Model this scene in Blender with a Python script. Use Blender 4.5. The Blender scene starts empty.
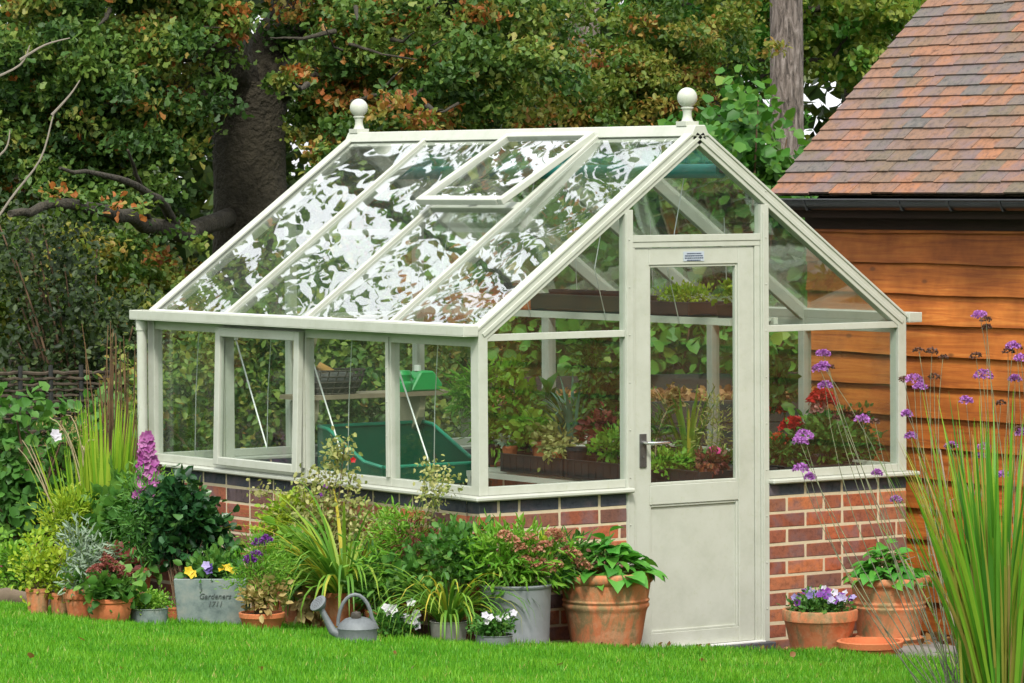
import bpy, bmesh, math, random
import numpy as np
from mathutils import Vector, Matrix
random.seed(7); RNG = np.random.default_rng(11)
scene = bpy.context.scene
COL = scene.collection
R = math.radians
# ------------------------------------------------------------------ camera
CAMP = np.array([-10.323, -15.2556, 2.213])
VD = np.array([0.56671, 0.82291, -0.04071]); VR = np.array([0.82345, -0.56736, -0.0056]); VU = np.array([0.02771, 0.03035, 0.99916])
F = 4095.1
cd = bpy.data.cameras.new('camera'); cam = bpy.data.objects.new('camera', cd); COL.objects.link(cam)
cd.sensor_width = 36; cd.lens = F / 1024 * 36; cd.clip_start = 0.5; cd.clip_end = 500
cam.matrix_world = Matrix(((VR[0], VU[0], -VD[0], CAMP[0]), (VR[1], VU[1], -VD[1], CAMP[1]), (VR[2], VU[2], -VD[2], CAMP[2]), (0, 0, 0, 1)))
scene.camera = cam
# ------------------------------------------------------------------ world, sun, exposure
world = bpy.data.worlds.new('World'); scene.world = world; world.use_nodes = True
wn = world.node_tree.nodes; wl = world.node_tree.links; wn.clear()
wo = wn.new('ShaderNodeOutputWorld'); bg = wn.new('ShaderNodeBackground')
sky = wn.new('ShaderNodeTexSky'); sky.sky_type = 'NISHITA'; sky.sun_disc = False
sky.sun_elevation = R(48); sky.sun_rotation = R(215); sky.air_density = 1.0; sky.dust_density = 3.0
hs = wn.new('ShaderNodeHueSaturation'); hs.inputs['Saturation'].default_value = 0.25; hs.inputs['Value'].default_value = 1.0
cl = wn.new('ShaderNodeMix'); cl.data_type = 'RGBA'
tc = wn.new('ShaderNodeTexCoord'); nz = wn.new('ShaderNodeTexNoise'); nz.inputs['Scale'].default_value = 2.2; nz.inputs['Detail'].default_value = 5
rr = wn.new('ShaderNodeValToRGB'); rr.color_ramp.elements[0].position = 0.3; rr.color_ramp.elements[1].position = 0.6
wl.new(tc.outputs['Generated'], nz.inputs['Vector']); wl.new(nz.outputs['Fac'], rr.inputs['Fac'])
wl.new(sky.outputs[0], hs.inputs['Color']); wl.new(hs.outputs[0], cl.inputs['A'])
cl.inputs['B'].default_value = (15, 15.3, 15.8, 1); wl.new(rr.outputs[0], cl.inputs['Factor'])
wl.new(cl.outputs['Result'], bg.inputs['Color']); bg.inputs['Strength'].default_value = 0.105
wl.new(bg.outputs[0], wo.inputs['Surface'])
sd = bpy.data.lights.new('sun', 'SUN'); sd.energy = 2.4; sd.angle = R(9); sd.color = (1.0, 0.96, 0.88)
sun = bpy.data.objects.new('sun', sd); COL.objects.link(sun)
az, el = R(215), R(48)   # from the camera side, a little to its right
sv = Vector((math.sin(az) * math.cos(el), math.cos(az) * math.cos(el), math.sin(el)))
sun.rotation_euler = sv.to_track_quat('Z', 'Y').to_euler(); sun.location = (-5, -10, 12)
scene.view_settings.view_transform = 'Standard'; scene.view_settings.look = 'None'
scene.view_settings.exposure = 0.55; scene.view_settings.gamma = 1; scene.view_settings.use_curve_mapping = False
scene.render.engine = 'CYCLES'
scene.cycles.max_bounces = 10; scene.cycles.transparent_max_bounces = 24; scene.cycles.diffuse_bounces = 3; scene.cycles.glossy_bounces = 3
scene.cycles.caustics_reflective = False; scene.cycles.caustics_refractive = False

# ------------------------------------------------------------------ geometry of the place
W, L = 2.505, 3.016
ZS, ZE, ZR = 0.768, 1.522, 2.432
def gz(x, y):                       # the lawn falls gently to the right
    x = min(max(x, -4), 3.2); y = min(max(y, -4), 4)
    return 0.105 - 0.085 * x - 0.03 * y
def ray(u, v): return VD + VR * ((u - 512) / F) - VU * ((v - 341.5) / F)
def dep(u, v, t): return CAMP + ray(u, v) * t
def at(u, v, z):
    D = ray(u, v); return CAMP + D * ((z - CAMP[2]) / D[2])
def gat(u, v):
    D = ray(u, v); t = (0.105 - 0.085 * CAMP[0] - 0.03 * CAMP[1] - CAMP[2]) / (D[2] + 0.085 * D[0] + 0.03 * D[1])
    return CAMP + D * t
def ony(u, y):                      # ground point seen in image column u at distance y
    D = ray(u, 640); t = (y - CAMP[1]) / D[1]; p = CAMP + D * t; return (p[0], y, gz(p[0], y))
def onx(u, x):
    D = ray(u, 640); t = (x - CAMP[0]) / D[0]; p = CAMP + D * t; return (x, p[1], gz(x, p[1]))

# ------------------------------------------------------------------ materials
MATS = {}
def newmat(name):
    m = bpy.data.materials.new(name); m.use_nodes = True; n = m.node_tree.nodes; n.clear()
    o = n.new('ShaderNodeOutputMaterial'); b = n.new('ShaderNodeBsdfPrincipled'); m.node_tree.links.new(b.outputs[0], o.inputs[0])
    MATS[name] = m
    return m, n, m.node_tree.links, b, o
def ramp(n, cols, pos=None, interp='LINEAR'):
    r = n.new('ShaderNodeValToRGB'); e = r.color_ramp.elements; r.color_ramp.interpolation = interp
    k = len(cols); pos = pos or [i / (k - 1) for i in range(k)]
    while len(e) < k: e.new(0.5)
    for i in range(k): e[i].position = pos[i]; e[i].color = (*cols[i], 1)
    return r
def noise(n, l, scale, detail=4, vec=None, rough=0.55, dist=0.0):
    t = n.new('ShaderNodeTexNoise'); t.inputs['Scale'].default_value = scale; t.inputs['Detail'].default_value = detail
    t.inputs['Roughness'].default_value = rough; t.inputs['Distortion'].default_value = dist
    if vec is None:
        g = n.new('ShaderNodeNewGeometry'); vec = g.outputs['Position']
    l.new(vec, t.inputs['Vector']); return t
def scaled(n, l, s, kind='Position'):
    g = n.new('ShaderNodeNewGeometry'); m = n.new('ShaderNodeVectorMath'); m.operation = 'MULTIPLY'
    l.new(g.outputs['Position'], m.inputs[0]); m.inputs[1].default_value = s; return m.outputs[0]
def mix(n, l, a, b, fac, mode='MIX'):
    m = n.new('ShaderNodeMix'); m.data_type = 'RGBA'; m.blend_type = mode
    for s, v in (('A', a), ('B', b)):
        if isinstance(v, tuple): m.inputs[s].default_value = (*v, 1)
        else: l.new(v, m.inputs[s])
    if isinstance(fac, (int, float)): m.inputs['Factor'].default_value = fac
    else: l.new(fac, m.inputs['Factor'])
    return m.outputs['Result']
def tint(n):
    a = n.new('ShaderNodeAttribute'); a.attribute_name = 'tint'; return a.outputs['Fac']
def bump(n, l, b, h, strength=0.4, dist=0.01):
    k = n.new('ShaderNodeBump'); k.inputs['Strength'].default_value = strength; k.inputs['Distance'].default_value = dist
    l.new(h, k.inputs['Height']); l.new(k.outputs[0], b.inputs['Normal']); return k
def mottled(name, cols, scale=6, rough=0.7, detail=6, bstr=0.3, bdist=0.004, bscale=60, metal=0.0, pos=None):
    m, n, l, b, o = newmat(name)
    t = noise(n, l, scale, detail, rough=0.65); r = ramp(n, cols, pos); l.new(t.outputs['Fac'], r.inputs['Fac'])
    l.new(r.outputs[0], b.inputs['Base Color']); b.inputs['Roughness'].default_value = rough; b.inputs['Metallic'].default_value = metal
    bump(n, l, b, noise(n, l, bscale, 4).outputs['Fac'], bstr, bdist); return m
def leafmat(name, cols, pos=None, rough=0.5, trans=0.28):
    m, n, l, b, o = newmat(name)
    r = ramp(n, cols, pos); l.new(tint(n), r.inputs['Fac'])
    v = noise(n, l, 35, 2); c = mix(n, l, r.outputs[0], (0.72, 0.78, 0.55), 0.5, 'MULTIPLY')
    c2 = mix(n, l, c, r.outputs[0], v.outputs['Fac'])
    l.new(c2, b.inputs['Base Color']); b.inputs['Roughness'].default_value = rough; b.inputs['Specular IOR Level'].default_value = 0.35
    tr = n.new('ShaderNodeBsdfTranslucent'); tcol = mix(n, l, c2, (1.0, 1.0, 0.35), 0.45, 'MULTIPLY')
    l.new(tcol, tr.inputs['Color'])
    ms = n.new('ShaderNodeMixShader'); ms.inputs[0].default_value = trans
    l.new(b.outputs[0], ms.inputs[1]); l.new(tr.outputs[0], ms.inputs[2]); l.new(ms.outputs[0], o.inputs[0]); return m
def plain(name, c, rough=0.5, metal=0.0, var=0.12, vs=8, bs=0.0):
    m, n, l, b, o = newmat(name)
    t = noise(n, l, vs, 5); d = tuple(x * (1 - var * 1.6) for x in c); e = tuple(min(1, x * (1 + var)) for x in c)
    r = ramp(n, [d, e], [0.3, 0.7]); l.new(t.outputs['Fac'], r.inputs['Fac']); l.new(r.outputs[0], b.inputs['Base Color'])
    b.inputs['Roughness'].default_value = rough; b.inputs['Metallic'].default_value = metal
    if bs: bump(n, l, b, noise(n, l, 90, 3).outputs['Fac'], bs, 0.003)
    return m

def make_paint():
    m, n, l, b, o = newmat('cream_paint')
    t = noise(n, l, 5, 6, rough=0.7); r = ramp(n, [(0.39, 0.405, 0.335), (0.455, 0.47, 0.40), (0.50, 0.515, 0.45)], [0.25, 0.5, 0.8]); l.new(t.outputs['Fac'], r.inputs['Fac'])
    d = noise(n, l, 38, 5, rough=0.8); dr = ramp(n, [(0, 0, 0), (1, 1, 1)], [0.56, 0.74]); l.new(d.outputs['Fac'], dr.inputs['Fac'])
    c = mix(n, l, r.outputs[0], (0.40, 0.42, 0.30), dr.outputs[0]); l.new(c, b.inputs['Base Color'])
    b.inputs['Roughness'].default_value = 0.42; b.inputs['Specular IOR Level'].default_value = 0.4
    bump(n, l, b, t.outputs['Fac'], 0.08, 0.004)
    return m
PAINT = make_paint()
def make_glass(name, wav=0.25, scale=(6, 3, 6), veil=0.03, f0=0.045, ex=5.0):
    m, n, l, b, o = newmat(name); n.remove(b)
    g = n.new('ShaderNodeNewGeometry'); dt = n.new('ShaderNodeVectorMath'); dt.operation = 'DOT_PRODUCT'
    l.new(g.outputs['Normal'], dt.inputs[0]); l.new(g.outputs['Incoming'], dt.inputs[1])
    ab = n.new('ShaderNodeMath'); ab.operation = 'ABSOLUTE'; l.new(dt.outputs['Value'], ab.inputs[0])
    su = n.new('ShaderNodeMath'); su.operation = 'SUBTRACT'; su.inputs[0].default_value = 1; l.new(ab.outputs[0], su.inputs[1])
    pw = n.new('ShaderNodeMath'); pw.operation = 'POWER'; pw.inputs[1].default_value = ex; l.new(su.outputs[0], pw.inputs[0])
    ma = n.new('ShaderNodeMath'); ma.operation = 'MULTIPLY_ADD'; ma.inputs[1].default_value = 0.95; ma.inputs[2].default_value = f0; l.new(pw.outputs[0], ma.inputs[0])
    tr = n.new('ShaderNodeBsdfTransparent'); tr.inputs['Color'].default_value = (0.95, 0.98, 0.96, 1)
    gl = n.new('ShaderNodeBsdfGlossy'); gl.inputs['Roughness'].default_value = 0.0; gl.inputs['Color'].default_value = (1, 1, 1, 1)
    t = noise(n, l, 1.0, 1.5, scaled(n, l, scale), dist=0.6); k = n.new('ShaderNodeBump'); k.inputs['Strength'].default_value = 1.0; k.inputs['Distance'].default_value = wav
    l.new(t.outputs['Fac'], k.inputs['Height']); l.new(k.outputs[0], gl.inputs['Normal'])
    ms = n.new('ShaderNodeMixShader'); l.new(ma.outputs[0], ms.inputs[0]); l.new(tr.outputs[0], ms.inputs[1]); l.new(gl.outputs[0], ms.inputs[2])
    df = n.new('ShaderNodeBsdfDiffuse'); df.inputs['Color'].default_value = (0.6, 0.66, 0.6, 1)
    dn = noise(n, l, 3.5, 5, rough=0.75); dm = n.new('ShaderNodeMath'); dm.operation = 'MULTIPLY'; dm.inputs[1].default_value = veil; l.new(dn.outputs['Fac'], dm.inputs[0])
    m2 = n.new('ShaderNodeMixShader'); l.new(dm.outputs[0], m2.inputs[0]); l.new(ms.outputs[0], m2.inputs[1]); l.new(df.outputs[0], m2.inputs[2])
    l.new(m2.outputs[0], o.inputs[0]); return m
GLASS_ROOF = make_glass('roof_glass', 0.0026, (2.2, 2.0, 2.6), 0.03, 0.155, 4.0)
GLASS = make_glass('wall_glass', 0.0006, (4, 4, 3), 0.008, 0.028, 5.0)

def make_brick(name, cols, pos):
    m, n, l, b, o = newmat(name)
    r = ramp(n, cols, pos); l.new(tint(n), r.inputs['Fac'])
    t = noise(n, l, 30, 6, rough=0.75); q = ramp(n, [(0.30, 0.28, 0.30), (0.9, 0.9, 0.9), (1.15, 1.0, 0.85)], [0.32, 0.5, 0.68]); l.new(t.outputs['Fac'], q.inputs['Fac'])
    c = mix(n, l, r.outputs[0], q.outputs[0], 0.8, 'MULTIPLY')
    t2 = noise(n, l, 9, 3); q2 = ramp(n, [(0, 0, 0), (1, 1, 1)], [0.48, 0.66]); l.new(t2.outputs['Fac'], q2.inputs['Fac'])
    c = mix(n, l, c, (0.16, 0.12, 0.13), mixfac(n, l, q2.outputs[0], 0.55)); l.new(c, b.inputs['Base Color'])
    b.inputs['Roughness'].default_value = 0.85; b.inputs['Specular IOR Level'].default_value = 0.25
    bump(n, l, b, t.outputs['Fac'], 0.6, 0.006); return m
def mixfac(n, l, s, k):
    m = n.new('ShaderNodeMath'); m.operation = 'MULTIPLY'; m.inputs[1].default_value = k; l.new(s, m.inputs[0]); return m.outputs[0]
BRICK = make_brick('red_brick', [(0.26, 0.08, 0.045), (0.43, 0.12, 0.05), (0.14, 0.075, 0.06), (0.54, 0.18, 0.07), (0.09, 0.065, 0.065), (0.38, 0.11, 0.05)], [0, .2, .4, .6, .8, 1])
BLUEBRICK = make_brick('blue_brick', [(0.045, 0.052, 0.065), (0.075, 0.085, 0.105), (0.06, 0.07, 0.08)], [0, .5, 1])
MORTAR = mottled('mortar', [(0.46, 0.37, 0.24), (0.62, 0.53, 0.36)], 20, 0.95, bstr=0.5, bdist=0.004)
TILE = make_brick('clay_tile', [(0.17, 0.11, 0.08), (0.25, 0.14, 0.095), (0.15, 0.125, 0.09), (0.31, 0.145, 0.08), (0.19, 0.13, 0.10), (0.135, 0.13, 0.12), (0.24, 0.135, 0.09), (0.35, 0.155, 0.075)], [0, .14, .28, .42, .56, .7, .85, 1])
def make_wood():
    m, n, l, b, o = newmat('cedar_boarding')
    g = n.new('ShaderNodeNewGeometry'); mp = n.new('ShaderNodeVectorMath'); mp.operation = 'MULTIPLY'; mp.inputs[1].default_value = (4, 1.6, 34); l.new(g.outputs['Position'], mp.inputs[0])
    ad = n.new('ShaderNodeVectorMath'); ad.operation = 'ADD'; l.new(mp.outputs[0], ad.inputs[0])
    cm = n.new('ShaderNodeCombineXYZ'); mu = n.new('ShaderNodeMath'); mu.operation = 'MULTIPLY'; mu.inputs[1].default_value = 40; l.new(tint(n), mu.inputs[0]); l.new(mu.outputs[0], cm.inputs[0]); l.new(mu.outputs[0], cm.inputs[1]); l.new(cm.outputs[0], ad.inputs[1])
    t = noise(n, l, 1.0, 6, ad.outputs[0], 0.6, 1.2)
    r = ramp(n, [(0.30, 0.075, 0.014), (0.52, 0.150, 0.024), (0.64, 0.225, 0.042)], [0.25, 0.5, 0.72]); l.new(t.outputs['Fac'], r.inputs['Fac'])
    t2 = noise(n, l, 2.6, 4, rough=0.6); q = ramp(n, [(0.50, 0.46, 0.42), (1, 1, 1)], [0.34, 0.6]); l.new(t2.outputs['Fac'], q.inputs['Fac'])
    c = mix(n, l, r.outputs[0], q.outputs[0], 0.9, 'MULTIPLY')
    tr = ramp(n, [(0.80, 0.78, 0.76), (1.1, 1.12, 1.15)]); l.new(tint(n), tr.inputs['Fac']); c = mix(n, l, c, tr.outputs[0], 1.0, 'MULTIPLY')
    vo = n.new('ShaderNodeTexVoronoi'); vo.inputs['Scale'].default_value = 1.0; l.new(scaled(n, l, (2, 3.6, 7.5)), vo.inputs['Vector'])
    kr = ramp(n, [(1, 1, 1), (0, 0, 0)], [0.05, 0.11]); l.new(vo.outputs['Distance'], kr.inputs['Fac'])
    c = mix(n, l, c, (0.14, 0.05, 0.015), mixfac(n, l, kr.outputs[0], 0.75)); l.new(c, b.inputs['Base Color'])
    b.inputs['Roughness'].default_value = 0.62; b.inputs['Specular IOR Level'].default_value = 0.3
    bump(n, l, b, t.outputs['Fac'], 0.45, 0.004); return m
WOOD = make_wood()
BLACK = plain('black_plastic', (0.016, 0.017, 0.019), 0.35)
BLACKPOT = plain('black_pot_plastic', (0.010, 0.010, 0.011), 0.5)
def make_terra(name, cols, pos, stain=(0.17, 0.16, 0.07), amt=0.7, bloom=(0.55, 0.42, 0.32)):
    m, n, l, b, o = newmat(name)
    t = noise(n, l, 7, 7, rough=0.7); r = ramp(n, cols, pos); l.new(t.outputs['Fac'], r.inputs['Fac'])
    s = noise(n, l, 1, 6, scaled(n, l, (14, 14, 5)), 0.7, 0.8); q = ramp(n, [(0, 0, 0), (1, 1, 1)], [0.46, 0.60]); l.new(s.outputs['Fac'], q.inputs['Fac'])
    c = mix(n, l, r.outputs[0], stain, mixfac(n, l, q.outputs[0], amt))
    s2 = noise(n, l, 11, 6, rough=0.8); q2 = ramp(n, [(0, 0, 0), (1, 1, 1)], [0.50, 0.62]); l.new(s2.outputs['Fac'], q2.inputs['Fac'])
    c = mix(n, l, c, bloom, mixfac(n, l, q2.outputs[0], 0.55)); l.new(c, b.inputs['Base Color'])
    b.inputs['Roughness'].default_value = 0.85; bump(n, l, b, noise(n, l, 70, 5).outputs['Fac'], 0.35, 0.004); return m
TERRA = make_terra('terracotta', [(0.32, 0.085, 0.03), (0.46, 0.13, 0.045), (0.52, 0.18, 0.075)], [.3, .5, .7], amt=0.25, bloom=(0.52, 0.26, 0.14))
TERRA_OLD = make_terra('weathered_terracotta', [(0.40, 0.12, 0.045), (0.52, 0.17, 0.065), (0.48, 0.22, 0.10)], [.3, .5, .7], amt=0.85, bloom=(0.52, 0.28, 0.15))
TERRA_NEW = make_terra('new_terracotta', [(0.48, 0.13, 0.045), (0.56, 0.17, 0.06)], [.3, .7], amt=0.06, bloom=(0.58, 0.22, 0.09))
ZINC = mottled('galvanised_zinc', [(0.10, 0.11, 0.115), (0.19, 0.205, 0.21), (0.27, 0.285, 0.29)], 9, 0.55, metal=0.25, bstr=0.15)
LEAD = mottled('lead_planter_metal', [(0.10, 0.135, 0.13), (0.18, 0.225, 0.21), (0.28, 0.29, 0.25)], 14, 0.7, metal=0.1, pos=[.3, .5, .75], bstr=0.3)
SOIL = mottled('soil', [(0.022, 0.014, 0.009), (0.06, 0.04, 0.024)], 30, 0.95, bstr=0.9, bdist=0.02)
STEM = plain('green_stem', (0.10, 0.17, 0.035), 0.6)
STEMB = plain('brown_stem', (0.14, 0.085, 0.045), 0.8)
STEMP = plain('pale_dry_stem', (0.42, 0.34, 0.2), 0.8)
STEEL = plain('steel_wire', (0.55, 0.56, 0.55), 0.35, 0.6)
CHROME = plain('polished_metal', (0.75, 0.75, 0.74), 0.2, 0.9, 0.02)
PLATE = mottled('aged_metal_plate', [(0.05, 0.05, 0.05), (0.14, 0.135, 0.125)], 60, 0.45, metal=0.5)
WHITEP = plain('white_plastic', (0.75, 0.75, 0.72), 0.4, var=0.03)
STONE = mottled('paving_stone', [(0.14, 0.14, 0.13), (0.27, 0.26, 0.24)], 8, 0.85, bstr=0.5)
CONC = mottled('grey_block', [(0.22, 0.21, 0.19), (0.38, 0.36, 0.32)], 10, 0.9)
DSTONE = mottled('dark_slate', [(0.035, 0.037, 0.042), (0.09, 0.09, 0.1)], 20, 0.6)
GREENPL = plain('green_plastic', (0.003, 0.085, 0.045), 0.4, var=0.1)
BRIGHTGR = plain('bright_green_plastic', (0.02, 0.34, 0.08), 0.4, var=0.05)
TEAL = plain('teal_netting', (0.01, 0.22, 0.19), 0.6)
OLDWOOD = mottled('weathered_timber', [(0.09, 0.065, 0.04), (0.2, 0.15, 0.1)], 9, 0.9, bstr=0.6)
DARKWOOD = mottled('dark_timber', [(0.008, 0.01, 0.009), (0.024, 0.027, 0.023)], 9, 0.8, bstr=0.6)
WICKER = plain('dark_wicker', (0.06, 0.05, 0.04), 0.7, var=0.3, vs=60)
PALEWOOD = plain('pale_bracket_wood', (0.45, 0.40, 0.26), 0.6)
OAKBARK = mottled('oak_bark', [(0.014, 0.012, 0.008), (0.045, 0.038, 0.024), (0.085, 0.072, 0.045)], 11, 0.95, bstr=1.0, bdist=0.05, bscale=22)
def make_pinebark():
    m, n, l, b, o = newmat('pine_bark')
    t = noise(n, l, 1, 7, scaled(n, l, (26, 26, 6)), 0.7, 0.5); r = ramp(n, [(0.05, 0.04, 0.033), (0.20, 0.16, 0.135), (0.34, 0.29, 0.26)], [.38, .52, .66]); l.new(t.outputs['Fac'], r.inputs['Fac'])
    l.new(r.outputs[0], b.inputs['Base Color']); b.inputs['Roughness'].default_value = 0.95; bump(n, l, b, t.outputs['Fac'], 1.0, 0.05); return m
PINEBARK = make_pinebark()
# foliage
LF = dict(
    oak=leafmat('oak_leaves', [(0.03, 0.07, 0.018), (0.055, 0.13, 0.025), (0.11, 0.20, 0.035), (0.20, 0.27, 0.05), (0.30, 0.27, 0.06), (0.45, 0.15, 0.04)], [0, .28, .52, .74, .89, 1], trans=0.35),
    under=leafmat('undergrowth_leaves', [(0.015, 0.03, 0.010), (0.035, 0.065, 0.016), (0.075, 0.11, 0.025), (0.16, 0.11, 0.04)], [0, .5, .9, 1]),
    autumn=leafmat('autumn_leaves', [(0.04, 0.10, 0.018), (0.09, 0.17, 0.025), (0.17, 0.23, 0.035), (0.28, 0.25, 0.05), (0.36, 0.17, 0.04), (0.28, 0.09, 0.035)], [0, .3, .52, .74, .9, 1], trans=0.35),
    hazel=leafmat('hazel_leaves', [(0.03, 0.11, 0.015), (0.06, 0.20, 0.025), (0.12, 0.27, 0.035), (0.26, 0.31, 0.05)], [0, .45, .85, 1], trans=0.35),
    dark=leafmat('dark_woodland_leaves', [(0.02, 0.045, 0.012), (0.05, 0.09, 0.02), (0.12, 0.16, 0.03)]),
    mid=leafmat('mid_green_leaves', [(0.04, 0.13, 0.02), (0.075, 0.21, 0.035), (0.14, 0.28, 0.045)]),
    lime=leafmat('lime_leaves', [(0.18, 0.34, 0.02), (0.32, 0.46, 0.03), (0.46, 0.52, 0.05)], trans=0.35),
    bright=leafmat('bright_green_leaves', [(0.09, 0.27, 0.02), (0.17, 0.38, 0.03), (0.28, 0.44, 0.06)], trans=0.35),
    hosta=leafmat('fresh_green_leaves', [(0.05, 0.22, 0.03), (0.09, 0.33, 0.045), (0.14, 0.38, 0.05)], rough=0.4, trans=0.3),
    camellia=leafmat('glossy_dark_leaves', [(0.012, 0.04, 0.015), (0.025, 0.09, 0.028), (0.07, 0.16, 0.035), (0.22, 0.30, 0.05)], [0, .5, .85, 1], rough=0.28, trans=0.12),
    silver=leafmat('silver_leaves', [(0.17, 0.24, 0.17), (0.30, 0.38, 0.28)], trans=0.15),
    strap=leafmat('strap_leaves', [(0.08, 0.22, 0.03), (0.17, 0.36, 0.04), (0.32, 0.44, 0.06), (0.58, 0.46, 0.05)], [0, .5, .88, 1], trans=0.35),
    iris=leafmat('iris_leaves', [(0.05, 0.18, 0.02), (0.13, 0.33, 0.025), (0.28, 0.44, 0.04), (0.42, 0.30, 0.08)], [0, .5, .84, 1], trans=0.35),
    fresh=leafmat('yellow_green_straps', [(0.14, 0.33, 0.02), (0.26, 0.46, 0.03), (0.38, 0.50, 0.05)], trans=0.4),
    blue=leafmat('blue_green_leaves', [(0.08, 0.20, 0.14), (0.15, 0.30, 0.22)], trans=0.15),
    redleaf=leafmat('dark_red_leaves', [(0.10, 0.02, 0.02), (0.20, 0.05, 0.035), (0.14, 0.10, 0.04)]),
    pink=leafmat('pink_buds', [(0.42, 0.15, 0.11), (0.52, 0.22, 0.15), (0.40, 0.30, 0.14)]),
    sedum=leafmat('dusky_red_flowers', [(0.22, 0.06, 0.05), (0.32, 0.10, 0.08)]),
    seed=leafmat('dry_seed_heads', [(0.10, 0.05, 0.04), (0.18, 0.08, 0.06)]),
    straw=leafmat('straw_leaves', [(0.40, 0.27, 0.10), (0.52, 0.42, 0.18), (0.30, 0.18, 0.07)]),
    pale=leafmat('pale_yellow_green_leaves', [(0.20, 0.26, 0.06), (0.34, 0.36, 0.11), (0.48, 0.44, 0.2)]),
    purple=leafmat('purple_petals', [(0.15, 0.03, 0.28), (0.28, 0.07, 0.42)]),
    verb=leafmat('verbena_petals', [(0.36, 0.10, 0.46), (0.55, 0.24, 0.66)]),
    magenta=leafmat('magenta_petals', [(0.34, 0.06, 0.30), (0.52, 0.20, 0.46)]),
    white=leafmat('white_petals', [(0.62, 0.58, 0.70), (0.75, 0.73, 0.78)]),
    yellow=leafmat('yellow_petals', [(0.75, 0.50, 0.02), (0.82, 0.62, 0.05)]),
    red=leafmat('red_petals', [(0.42, 0.01, 0.015), (0.60, 0.02, 0.02)]),
    orange=leafmat('orange_petals', [(0.70, 0.10, 0.03), (0.80, 0.20, 0.06)]),
    rose=leafmat('rose_petals', [(0.62, 0.25, 0.26), (0.75, 0.42, 0.40)]),
    vpink=leafmat('vivid_pink_petals', [(0.65, 0.03, 0.25), (0.75, 0.08, 0.35)]),
    violet=leafmat('viola_petals', [(0.07, 0.03, 0.25), (0.5, 0.42, 0.75), (0.72, 0.68, 0.8)], [0, .5, 1]),
    grass=leafmat('grass_blades', [(0.06, 0.23, 0.010), (0.11, 0.36, 0.015), (0.21, 0.46, 0.03), (0.46, 0.44, 0.14)], [0, .5, .93, 1], trans=0.35),
    litter=leafmat('fallen_leaves', [(0.16, 0.07, 0.03), (0.30, 0.14, 0.05), (0.40, 0.24, 0.09)]),
)
def make_lawn():
    m, n, l, b, o = newmat('lawn_turf')
    t = noise(n, l, 45, 8, rough=0.85); r = ramp(n, [(0.02, 0.09, 0.006), (0.05, 0.20, 0.010), (0.11, 0.31, 0.02)], [0.36, 0.52, 0.66]); l.new(t.outputs['Fac'], r.inputs['Fac'])
    l.new(r.outputs[0], b.inputs['Base Color']); b.inputs['Roughness'].default_value = 0.9; bump(n, l, b, noise(n, l, 60, 5).outputs['Fac'], 1, 0.03); return m
TURF = make_lawn()
FLOOR = mottled('woodland_floor', [(0.02, 0.03, 0.012), (0.05, 0.07, 0.02), (0.09, 0.06, 0.03)], 3, 0.95, bstr=1, bdist=0.05, bscale=12)

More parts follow.
